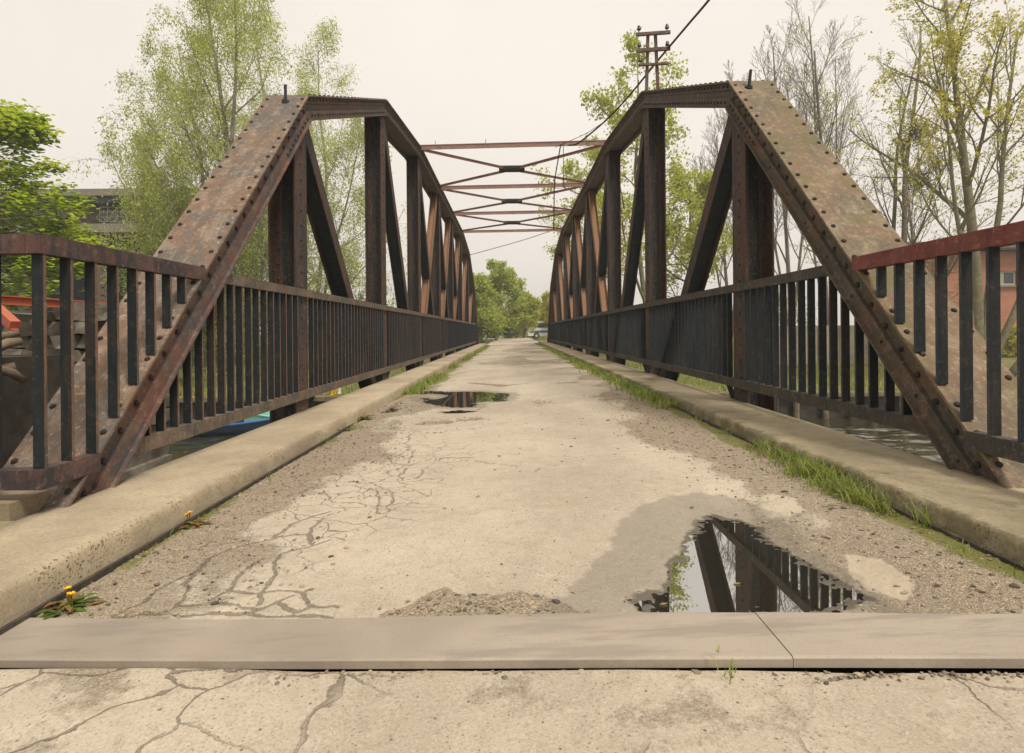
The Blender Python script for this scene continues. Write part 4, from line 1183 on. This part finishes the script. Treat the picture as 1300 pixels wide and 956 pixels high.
# concrete panel fence on the far right bank
Yf = 26.0
E = empty('panel_fence', (P(1070, 450, Yf).x, Yf, gz(Yf)), 'pale concrete panel fence on the far right bank', 'fence')
xa_, xb_ = P(985, 450, Yf).x, P(1205, 450, Yf).x
n = 8
for k in range(n + 1):
    x = xa_ + (xb_ - xa_) * k / n
    mb = MB(); mb.box(x - .07, x + .07, Yf - .08, Yf + .08, gz(Yf) - .2, .12); mb.build('fence_post', M['fence_c'], E)
    if k < n:
        mb = MB(); w = (xb_ - xa_) / n
        for r in range(4):
            zz = gz(Yf) - .1 + r * .46; mb.box(x + .075, x + w - .075, Yf - .025, Yf + .025, zz, zz + .452)
        mb.build('fence_panel', M['fence_c'], E)

# timber bank wall on the far side of the canal
for side, lab in ((-1, 'dark timber bank wall across the water left of the bridge'), (1, 'dark timber bank wall across the water right of the bridge')):
    E = empty('bank_wall', (side * 12, 16.45, -2.6), lab, 'bank wall', 'timber walls of the canal bank')
    mb = MB(); mb.box(*sorted((side * 2.6, side * 34)), 16.50, 16.60, -3.2, -1.98); mb.build('planking', M['wood_dark'], E)
    mb = MB(); mb.box(*sorted((side * 2.6, side * 34)), 16.36, 16.72, -1.975, -1.86); mb.build('capping', M['wood'], E)
    rg = random.Random(9)
    for k in range(40):
        x = side * (3.0 + k * .75 + rg.uniform(-.1, .1))
        mb = MB(); mb.tube([(x, 16.38, -3.2), (x, 16.38, -1.98)], .09, 8); mb.build('pile', M['wood'] if k % 3 else M['wood_dark'], E)

# yellow mooring posts
for px, Y, h, mt, lab in ((224, 17.4, .62, 'yellow_paint', 'left one of the two yellow posts on the far left bank'), (241, 17.4, .62, 'yellow_paint', 'right one of the two yellow posts on the far left bank'),
                      (421, 17.6, .62, 'yellow_paint', 'yellow post nearer the first left post'), (425.5, 17.9, .62, 'yellow_paint', 'yellow post just right of another under the rail'), (430, 18.0, .62, 'white_paint', 'white post beside the two yellow posts under the rail')):
    c = P(px, 420, Y); z = gz(Y) - .03
    mb = MB(); mb.lathe((c.x, Y, z), [(.055, 0), (.055, h - .03), (.045, h), (.01, h + .01)], 8)
    mb.lathe((c.x, Y, z), [(.10, .0), (.10, .03), (.06, .035)], 8)
    tag(mb.thing('mooring_post', M[mt], (c.x, Y, z), False), lab, 'post', 'mooring posts on the left bank')

# ---- boats
def boat(c, length, beam, depth, yaw, hull, trim, label, cover=None):
    E = empty('moored_boat', (c[0], c[1], -2.68), label, 'boat', 'boats moored at the far left bank')
    rot = Matrix.Rotation(yaw, 3, 'Z'); n = 12
    def tf(x, y, z): q = rot @ Vector((x, y, 0)); return (c[0] + q.x, c[1] + q.y, -2.68 + z)
    mb = MB(); vs = []; fs = []
    prof = [(1.0, 1.0), (.95, .55), (.75, .15), (.0, 0.0), (-.75, .15), (-.95, .55), (-1.0, 1.0)]
    inner = [(-.90, 1.0), (-.80, .45), (0, .25), (.80, .45), (.90, 1.0)]
    ring = len(prof) + len(inner)
    for i in range(n + 1):
        t = i / n; w = beam / 2 * (1 - max(0, (t - .45) / .55) ** 2.2) * (.86 + .14 * min(1, t * 4)); w = max(w, .02)
        sh = depth * (1 + .35 * max(0, t - .4))
        for a, b in prof + inner: vs.append(tf((t - .5) * length, a * w, b * sh + .12 * max(0, t - .6)))
    for i in range(n):
        for j in range(ring):
            k = (j + 1) % ring; fs.append((i * ring + j, i * ring + k, (i + 1) * ring + k, (i + 1) * ring + j))
    fs.append(tuple(range(ring)))
    mb.add(vs, fs); mb.build('hull', hull, E)
    mb = MB()
    pts = []
    for i in range(n + 1):
        t = i / n; w = max(beam / 2 * (1 - max(0, (t - .45) / .55) ** 2.2) * (.86 + .14 * min(1, t * 4)), .02)
        pts.append((t, w, depth * (1 + .35 * max(0, t - .4)) + .12 * max(0, t - .6)))
    for s_ in (-1, 1): mb.tube([tf((t - .5) * length, s_ * w * .97, z + .01) for t, w, z in pts], .03, 6)
    mb.build('gunwale', trim, E)
    for t in (.28, .6):
        mb = MB(); q0 = tf((t - .5) * length, -beam * .42, depth * .72); q1 = tf((t - .5) * length, beam * .42, depth * .72); mb.bar(q0, q1, .22, .03); mb.build('thwart', M['wood'], E)
    if cover:
        mb = MB()
        vs = []; 
        for i in range(5):
            t = .05 + .5 * i / 4; w = beam * .47
            for a, b in ((-1, 0), (-.5, .2), (0, .28), (.5, .2), (1, 0)): vs.append(tf((t - .5) * length, a * w, depth * 1.02 + b * (.6 + .8 * (i % 4 > 0))))
        fs = [(i * 5 + j, i * 5 + j + 1, i * 5 + 6 + j, i * 5 + 5 + j) for i in range(4) for j in range(4)]
        mb.add(vs, fs); mb.build('tarpaulin', cover, E, True)
    return E
boat((P(296, 420, 14.9).x, 14.9), 2.6, 1.1, .34, R_(4), M['navy'], M['blue_paint'], 'dark navy rowing boat with blue rim below the left railing')
boat((P(347, 420, 15.6).x, 15.6), 1.5, 1.0, .42, R_(200), M['turq'], M['turq'], 'small turquoise boat seen under the left bottom rail')
boat((P(176, 420, 15.5).x, 15.6), 1.9, 1.0, .28, R_(8), M['blue_paint'], M['wood'], 'bright blue boat behind the bars right of the left end post')
boat((P(1316, 420, 13.5).x, 13.6), 3.6, 1.3, .75, R_(170), M['blue_paint'], M['white_paint'], 'blue and white boat at the right edge of the picture')

# ---- masonry pier with red steelwork and driftwood at the far left
E0 = (-5.0, 6.0, -2.6)
mb = MB()
rg = random.Random(4)
for k in range(22):
    z = -2.9 + k * .145
    x = -6.3
    while x < -4.15:
        w = rg.uniform(.13, .34)
        jx, jz = rg.uniform(-.05, .05), rg.uniform(-.04, .03)
        y0_ = 5.9 + rg.uniform(-.12, .06); x1_ = min(x + w - .008, -4.1 + rg.uniform(-.04, .05)); zt_ = z + .14 + (0 if k < 21 else rg.uniform(-.08, .05))
        vs = []
        for xx_ in (x, x1_):
            for yy_ in (y0_, 6.9):
                for zz_ in (z, zt_): vs.append((xx_ + rg.uniform(-.025, .025), yy_ + rg.uniform(-.05, .05), zz_ + rg.uniform(-.02, .02)))
        mb.add(vs, MB.BOXF)
        x += w
o = mb.thing('masonry_pier', M['stone'], E0); tag(o, 'rough grey stone pier behind the left corner railing', 'stone pier')
mb = MB()
a, b = P(-60, 371.5, 4.9), P(146, 385.5, 6.4)
mb.bar(a, b, .07, .012); mb.bar(a - Vector((0, 0, .075)), b - Vector((0, 0, .075)), .07, .012); mb.bar(a - Vector((0, 0, .0375)), b - Vector((0, 0, .0375)), .012, .063)
o = mb.thing('red_beam', M['red_steel'], tuple(b)); tag(o, 'long red-orange steel beam lying across the stone pier', 'steel beam', 'red steel beams at the left')
mb = MB(); a, b = P(-18, 380, 4.95), P(19, 413, 4.7)
mb.bar(a, b, .07, .07); mb.bar(a + Vector((0, 0, -.05)), b + Vector((0, 0, -.05)), .05, .03)
o = mb.thing('red_strut', M['red_steel'], tuple(b)); tag(o, 'short slanting red-orange strut below the long beam', 'steel beam', 'red steel beams at the left')
for k, (p0, p1, r, lab) in enumerate((((-60, 432), (24, 424), .035, 'upper bleached log behind the corner railing'), ((-40, 447), (26, 431), .045, 'bleached log just under the upper one'),
                                 ((-30, 462), (30, 481), .04, 'log slanting down behind the corner railing'), ((-80, 486), (20, 466), .05, 'lowest grey log behind the corner railing'))):
    a, b = P(*p0, 4.3), P(*p1, 4.6)
    mb = MB(); pts = [a.lerp(b, t) + Vector((0, 0, rg.gauss(0, .012))) for t in (0, .25, .5, .75, 1)]
    mb.tube(pts, [r, r * 1.05, r * .95, r * .9, r * .7], 9)
    tag(mb.thing('driftwood_log', M['wood'], tuple(a), True), lab, 'log', 'driftwood logs at the left')
mb = MB()
mb.box(-9, -4.55, 4.75, 5.85, -2.9, -.2); mb.box(-9, -4.4, 4.5, 4.74, -2.9, -.62)
o = mb.thing('timber_landing', M['wood_dark'], (-6, 5, -2.9)); tag(o, 'dark wet timber landing that carries the driftwood logs', 'landing')

# ---- far vehicles and signs
def van(c, yaw, paint, stripe, label, L_=4.6, H_=1.9, W_=1.8):
    E = empty('parked_van', c, label, 'van', 'vehicles parked beyond the bridge')
    rot = Matrix.Rotation(yaw, 3, 'Z'); c = Vector(c)
    def tf(x, y, z): return tuple(c + rot @ Vector((x, y, z)))
    side = [(-L_ / 2, .3), (-L_ / 2, H_ - .1), (-L_ / 2 + .12, H_), (L_ * .18, H_), (L_ * .33, H_ * .60), (L_ * .47, H_ * .5), (L_ / 2, .5), (L_ / 2, .3)]
    mb = MB(); n = len(side)
    ins = lambda z: .09 if z > H_ * .65 else 0
    vs = [tf(x, -W_ / 2 + ins(z), z) for x, z in side] + [tf(x, W_ / 2 - ins(z), z) for x, z in side]
    mb.add(vs, [tuple(range(n)), tuple(range(2 * n - 1, n - 1, -1))] + [(i, (i + 1) % n, n + (i + 1) % n, n + i) for i in range(n)])
    mb.build('body', paint, E)
    for s_ in (-1, 1):
        y = s_ * (W_ / 2 - .05)
        mb = MB(); q = [(-L_ * .42, H_ * .62), (-L_ * .42, H_ * .9), (L_ * .15, H_ * .9), (L_ * .27, H_ * .62)]
        mb.add([tf(x, y - s_ * .06, z) for x, z in q] + [tf(x, y + s_ * .02, z) for x, z in q], [(0, 1, 2, 3), (7, 6, 5, 4)] + [(i, (i + 1) % 4, 4 + (i + 1) % 4, 4 + i) for i in range(4)])
        mb.build('side_window', M['carglass'], E)
        mb = MB(); mb.add([tf(-L_ * .46, s_ * (W_ / 2 + .004), H_ * .34), tf(L_ * .44, s_ * (W_ / 2 + .004), H_ * .34), tf(L_ * .44, s_ * (W_ / 2 + .004), H_ * .46), tf(-L_ * .46, s_ * (W_ / 2 + .004), H_ * .46)], [(0, 1, 2, 3)]); mb.build('stripe', stripe, E)
        for x in (-L_ * .30, L_ * .31):
            mb = MB(); mb.tube([tf(x, s_ * (W_ / 2 - .2), .33), tf(x, s_ * (W_ / 2 + .02), .33)], .33, 14); w = mb.build('wheel', M['tyre'], E)
            mb = MB(); mb.tube([tf(x, s_ * (W_ / 2 + .01), .33), tf(x, s_ * (W_ / 2 + .035), .33)], .18, 10); mb.build('rim', M['frame_w'], w)
    mb = MB(); q = [(L_ * .19, H_ * .95), (L_ * .325, H_ * .63)]
    mb.add([tf(q[0][0] + .03, -W_ * .4, q[0][1]), tf(q[0][0] + .03, W_ * .4, q[0][1]), tf(q[1][0] + .03, W_ * .43, q[1][1]), tf(q[1][0] + .03, -W_ * .43, q[1][1])], [(0, 1, 2, 3)]); mb.build('windscreen', M['carglass'], E)
    for s_ in (-1, 1):
        mb = MB(); a_ = tf(L_ / 2 + .005, s_ * W_ * .36, .68); mb.lathe((a_[0], a_[1], a_[2]), [(.05, -.08), (.1, 0), (.05, .08)], 8); mb.build('headlight', M['frame_w'], E)
    return E
c = P(688, 430, 64); van((c.x + .6, 62.5, -.87), R_(5), M['white_paint'], M['blue_paint'], 'white van with a blue stripe beyond the right end of the bridge')
c = P(702, 430, 61); van((c.x + 4.5, 64.6, -.87), R_(0), M['white_paint'], M['orange_paint'], 'white van farther back with an orange stripe on the street', 4.2, 1.7)

# ================================================================== SMALL GREENERY AND GRIT
def blades(pts, h, w, rng, lean=.5, name='grass', mat=None):
    V, Fc = [], []
    for (x, y, z) in pts:
        hh = h * rng.uniform(.45, 1.2); a = rng.uniform(0, 6.28); le = rng.uniform(.1, 1) * lean * hh
        dx, dy = math.cos(a), math.sin(a); px_, py_ = -dy, dx
        ww = w * rng.uniform(.7, 1.3); o = len(V)
        for t, k in ((0, 1), (.5, .8), (.85, .45)):
            cx_, cy_, cz_ = x + dx * le * t * t, y + dy * le * t * t, z + hh * t * (1 - .18 * t * lean)
            V += [(cx_ - px_ * ww * k / 2, cy_ - py_ * ww * k / 2, cz_), (cx_ + px_ * ww * k / 2, cy_ + py_ * ww * k / 2, cz_)]
        V.append((x + dx * le, y + dy * le, z + hh * (1 - .2 * lean)))
        Fc += [(o, o + 1, o + 3, o + 2), (o + 2, o + 3, o + 5, o + 4), (o + 4, o + 5, o + 6)]
    mb = MB(); mb.v = V; mb.f = Fc; mb.m = [0] * len(Fc)
    return mb.build(name, mat or M['grass'], None, False, False)
rg = random.Random(3)
# the big tuft at the right kerb
for (h_, w_, ln, mul) in ((.115, .0042, 1.3, .55), (.06, .0045, 1.1, 1.0)):
    pts = []
    for (x, y, s, n) in ((1.60, 3.12, .10, 240), (1.58, 2.95, .045, 260), (1.57, 2.84, .03, 160), (1.56, 2.66, .04, 200), (1.53, 2.52, .05, 150), (1.60, 3.42, .07, 130), (1.53, 2.40, .035, 90), (1.60, 3.65, .04, 60), (1.59, 2.2, .03, 24), (1.48, 2.75, .05, 60), (1.47, 2.95, .05, 50)):
        for _ in range(int(n * mul)):
            xx = min(1.52, x * .94 + rg.gauss(0, s * .7)); pts.append((xx, y * .94 + rg.gauss(0, s * 1.0), road_z(xx) - .008))
    o = blades(pts, h_, w_, rg, ln); tag(o, kind='stuff')
pts = []
for _ in range(260):
    y = rg.uniform(2.15, 3.5); xx = min(1.518, 1.466 + rg.gauss(0, .05)); pts.append((xx, y, road_z(xx) - .006))
o = blades(pts, .085, .003, rg, 1.5, 'dry_grass', M['bud']); tag(o, kind='stuff')
# grass line along both kerbs towards the far end
pts = []
for _ in range(5200):
    y = 6.6 + 26 * rg.random() ** 1.3
    if vnoise(y * .9, 1.0, 5) > .34: xx = XL + abs(rg.gauss(0, .10)) + .01; pts.append((xx, y, road_z(xx) - .01))
for _ in range(3600):
    y = 5.2 + 27 * rg.random() ** 1.3
    if vnoise(y * .8, 4.0, 6) > .30: xx = XR - abs(rg.gauss(0, .11)) - .01; pts.append((xx, y, road_z(xx) - .01))
o = blades(pts, .10, .012, rg, .8); tag(o, kind='stuff')
# thin sprigs
pts = []
for (x, y, s, n) in ((-1.49, 4.65, .06, 60), (-1.47, 5.3, .08, 90), (-1.50, 3.5, .05, 20), (-1.52, 2.75, .05, 18), (-1.52, 2.4, .05, 14), (1.57, 4.2, .06, 40), (1.57, 4.9, .08, 50), (1.58, 1.75, .05, 24), (1.50, 1.95, .05, 20), (.50, 1.34, .03, 10), (-1.5, 1.9, .04, 10)):
    for _ in range(n):
        xx = x * .94 + rg.gauss(0, s * .5); pts.append((xx, y * .94 + rg.gauss(0, s), road_z(xx) - .008))
o = blades(pts, .05, .004, rg, .9); tag(o, kind='stuff')
# grass on the far banks
pts = []
for _ in range(9000):
    s_ = rg.choice((-1, 1)); x = s_ * rg.uniform(2.8, 18); y = rg.uniform(16.75, 27); pts.append((x, y, gz(y) - .05))
o = blades(pts, .26, .03, rg, .8); tag(o, kind='stuff')

# moss cushions at the right kerb are part of the road material; dandelions
def dandelion(x, y, label, n=12, r=.06, flowers=1, red=.3, seed=1):
    rr = random.Random(seed); z = road_z(x) - .004
    E = empty('dandelion', (x, y, z), label, 'weed', 'dandelions along the left kerb')
    for nm, mt, cnt in (('leaf_rosette', M['weed'], int(n * (1 - red))), ('withered_leaves', M['weed_red'], int(n * red))):
        mb = MB()
        for k in range(cnt):
            a = rr.uniform(0, 6.28); le = r * rr.uniform(.35, 1.25); el = rr.uniform(.15, 1.3); q0 = Vector((rr.gauss(0, r * .28), rr.gauss(0, r * .28), 0))
            d = Vector((math.cos(a), math.sin(a), 0)); p_ = Vector((-d.y, d.x, 0)); b = Vector((x, y, z)) + q0
            vs = []
            for t, w in ((0, .10), (.25, .16), (.4, .28), (.5, .17), (.65, .34), (.8, .2), (1, .02)):
                q = b + d * le * t + Vector((0, 0, le * el * (t - .75 * t * t)))
                vs += [q - p_ * w * le * .5, q + p_ * w * le * .5]
            mb.add(vs, [(2 * i, 2 * i + 1, 2 * i + 3, 2 * i + 2) for i in range(6)])
        if cnt: mb.build(nm, mt, E, False, False)
    for k in range(flowers):
        a = rr.uniform(0, 6.28); q = Vector((x + math.cos(a) * r * .3, y + math.sin(a) * r * .3, z)); top = q + Vector((rr.uniform(-.01, .01), -.005, r * rr.uniform(.75, 1.1)))
        mb = MB(); mb.tube([q, top], .0018, 5); st = mb.build('stem', M['weed'], E)
        mb = MB(); 
        for j in range(34):
            b_ = rr.uniform(0, 6.28); l_ = rr.uniform(.007, .014); e_ = rr.uniform(.1, .8)
            d = Vector((math.cos(b_), math.sin(b_), e_)).normalized(); p_ = Vector((-math.sin(b_), math.cos(b_), 0)) * .0022
            mb.add([top - p_, top + p_, top + d * l_ + p_, top + d * l_ - p_], [(0, 1, 2, 3)])
        mb.build('flower', M['yellow'], st, False, False)
x, y = G(86, 773); dandelion(x, y, 'largest flowering dandelion, nearest the steel plate at the left kerb', 64, .062, 3, .4, 1)
x, y = G(246, 668); dandelion(x, y, 'reddish dandelion against the steel strip midway along the left kerb', 56, .058, 2, .6, 2)
x, y = G(460, 533); dandelion(x, y, 'dandelion with one yellow flower where the left kerb strip ends', 50, .09, 1, .35, 3)
x, y = G(436, 547); dandelion(x, y, 'small leafy dandelion just before the one with a single flower', 40, .075, 1, .35, 4)

# pebbles
def ico():
    bm = bmesh.new(); bmesh.ops.create_icosphere(bm, subdivisions=1, radius=1)
    v = np.array([q.co[:] for q in bm.verts]); f = np.array([[q.index for q in a.verts] for a in bm.faces]); bm.free(); return v, f
iv, ifc = ico()
def pebbles(name, C, R):
    n = len(C); rs = np.random.default_rng(8)
    v = iv[None] * (1 + .35 * rs.normal(size=(n, len(iv), 1)) * .6) * (np.stack([R * rs.uniform(.8, 1.5, n), R * rs.uniform(.7, 1.3, n), R * rs.uniform(.45, .9, n)], 1))[:, None]
    a = rs.uniform(0, 6.28, n); ca, sa = np.cos(a)[:, None], np.sin(a)[:, None]
    x = v[..., 0] * ca - v[..., 1] * sa; y = v[..., 0] * sa + v[..., 1] * ca
    v = np.stack([x, y, v[..., 2]], -1) + C[:, None]
    f = (ifc[None] + (np.arange(n) * len(iv))[:, None, None]).reshape(-1, 3)
    me = bpy.data.meshes.new(name); me.from_pydata(v.reshape(-1, 3).tolist(), [], f.tolist()); me.materials.append(M['pebble'])
    o = bpy.data.objects.new(name, me); COL.objects.link(o); return tag(o, kind='stuff')
sel = np.random.default_rng(4)
pr = (grav * .9 + .02 + crk * .3) * (Yr < 6.5) * (Yr > joint_y(Xr) + .01) * np.gradient(Yr, axis=0) * (soak < .5)
pr = np.where(gp > .5, pr * 3.2, pr)
pr = pr / pr.sum()
idx = sel.choice(pr.size, 5200, p=pr.ravel())
C = np.stack([Xr.ravel()[idx] + sel.normal(0, .006, len(idx)), Yr.ravel()[idx] + sel.normal(0, .006, len(idx)), Zr.ravel()[idx] + .001], 1)
pebbles('gravel', C, sel.gamma(3.0, .0011, len(idx)) + .0014)
# grit along the plate edge and on the approach
n = 900
xx = sel.uniform(-1.5, 1.7, n); w = vnoise(xx * 2.2, 1.5, 4); off = np.abs(sel.normal(0, .035, n)) * (.2 + 1.9 * w * w)
yy = 1.339 + PSK * xx - off
keep = sel.random(n) < .15 + w
C = np.stack([xx, yy, np.array([road_z(q) for q in xx]) - .018], 1)[keep]
pebbles('gravel', C, sel.gamma(2.2, .0011, len(C)) + .0012)
for k, (px, py, lab) in enumerate(((842, 768, 'tiny dry leaf floating in the dark left tip of the near puddle'), (935, 742, 'tiny dry leaf floating in the middle of the near puddle'))):
    x, y = G(px, py, ZP1); s = .011
    mb = MB(); vs = [(x - s, y, ZP1 + .001), (x, y + s * .7, ZP1 + .002), (x + s * 1.3, y + .003, ZP1 + .003), (x, y - s * .5, ZP1 + .002)]
    mb.add(vs, [(0, 1, 2, 3)]); mb.add([(a, b, c_ + .0012) for a, b, c_ in vs], [(0, 1, 2, 3)])
    tag(mb.thing('floating_leaf', M['bud'], (x, y, ZP1)), lab, 'leaf', 'leaves floating in the near puddle')
# a few pale leaves and chips on the road: countable litter
for k, (px, py, s) in enumerate(((1053, 622, .016), (1056, 633, .02), (1052, 646, .022), (1166, 678, .014), (1083, 641, .014))):
    x, y = G(px, py); z = road_z(x) + .012
    mb = MB(); vs = [(x, y, z), (x + s, y + s * .5, z + .006), (x + s * 1.9, y, z), (x + s, y - s * .5, z + .003)]
    mb.add(vs, [(0, 1, 2, 3)]); mb.add([(a, b, c_ + .0015) for a, b, c_ in vs], [(0, 1, 2, 3)])
    lab = ['pale dry leaf nearest the big grass tuft', 'curled tan leaf below the uppermost pale leaf by the tuft', 'tan leaf lowest of three below the grass tuft', 'small reddish leaf right of the grass tuft', 'small orange leaf among the roots of the grass tuft'][k]
    tag(mb.thing('dry_leaf', M['bud'] if k < 3 else M['weed_red'], (x, y, z)), lab, 'leaf', 'dry leaves by the right kerb')

hz = MB(); hz.box(-425, 425, -325, 405, -5.0, 27)  # thin air volume added to lift the dark tones
hz = tag(hz.build('added_haze', []), kind='stuff')
hm = bpy.data.materials.new('added_haze_air'); hm.use_nodes = True; ht = hm.node_tree; ht.nodes.remove(ht.nodes['Principled BSDF'])
pvn = ht.nodes.new('ShaderNodeVolumePrincipled'); pvn.inputs['Density'].default_value = .0020; pvn.inputs['Color'].default_value = (.93, .95, .97, 1); pvn.inputs['Anisotropy'].default_value = .2
ht.links.new(pvn.outputs[0], [n for n in ht.nodes if n.type == 'OUTPUT_MATERIAL'][0].inputs['Volume'])
hz.data.materials.append(hm)
# ================================================================== LIGHT, SKY, CAMERA
to_sun = Vector((.45, -.52, 1.2)).normalized()
el = math.asin(to_sun.z); az = math.atan2(to_sun.x, to_sun.y)
W = bpy.data.worlds.new('World'); S.world = W; W.use_nodes = True
nt = W.node_tree; bg = nt.nodes['Background']
sky = nt.nodes.new('ShaderNodeTexSky'); sky.sky_type = 'NISHITA'; sky.sun_disc = False; sky.sun_elevation = el; sky.sun_rotation = az
sky.air_density = 1.2; sky.dust_density = 4.0
hs = nt.nodes.new('ShaderNodeHueSaturation'); hs.inputs['Saturation'].default_value = .25; nt.links.new(sky.outputs[0], hs.inputs['Color'])
# overcast sheet of cloud over the sky texture
tc = nt.nodes.new('ShaderNodeTexCoord'); ns = nt.nodes.new('ShaderNodeTexNoise'); ns.inputs['Scale'].default_value = 1.6; ns.inputs['Detail'].default_value = 4
nt.links.new(tc.outputs['Generated'], ns.inputs['Vector'])
cr = nt.nodes.new('ShaderNodeValToRGB'); cr.color_ramp.elements[0].position = .3; cr.color_ramp.elements[1].position = .7
cr.color_ramp.elements[0].color = (8.35, 7.6, 6.7, 1); cr.color_ramp.elements[1].color = (9.5, 8.75, 7.85, 1)
nt.links.new(ns.outputs[0], cr.inputs[0])
mx = nt.nodes.new('ShaderNodeMix'); mx.data_type = 'RGBA'; mx.inputs[0].default_value = .93
nt.links.new(hs.outputs[0], mx.inputs[6]); nt.links.new(cr.outputs[0], mx.inputs[7]); nt.links.new(mx.outputs[2], bg.inputs[0])
bg.inputs[1].default_value = .094
sun = bpy.data.lights.new('sun', 'SUN'); sun.energy = 2.9; sun.angle = R_(15); sun.color = (1, .93, .82)
so = bpy.data.objects.new('sun', sun); COL.objects.link(so); so.rotation_euler = (-to_sun).to_track_quat('-Z', 'Y').to_euler()

cam = bpy.data.cameras.new('camera'); cam.sensor_width = 36; cam.lens = 36 * F / 1300
cam.shift_x = (650 - VX) / 1300; cam.shift_y = (VY - 478) / 1300 * 1.0
cam.clip_start = .05; cam.clip_end = 900
co = bpy.data.objects.new('camera', cam); COL.objects.link(co)
co.matrix_world = Matrix.Rotation(math.radians(90), 4, 'X') @ Matrix.Rotation(-ROLL, 4, 'Z')
S.camera = co
vs_ = S.view_settings; vs_.view_transform = 'Standard'; vs_.look = 'None'; vs_.exposure = .25; vs_.gamma = 1
S.cycles.use_denoising = True
S.cycles.max_bounces = 6
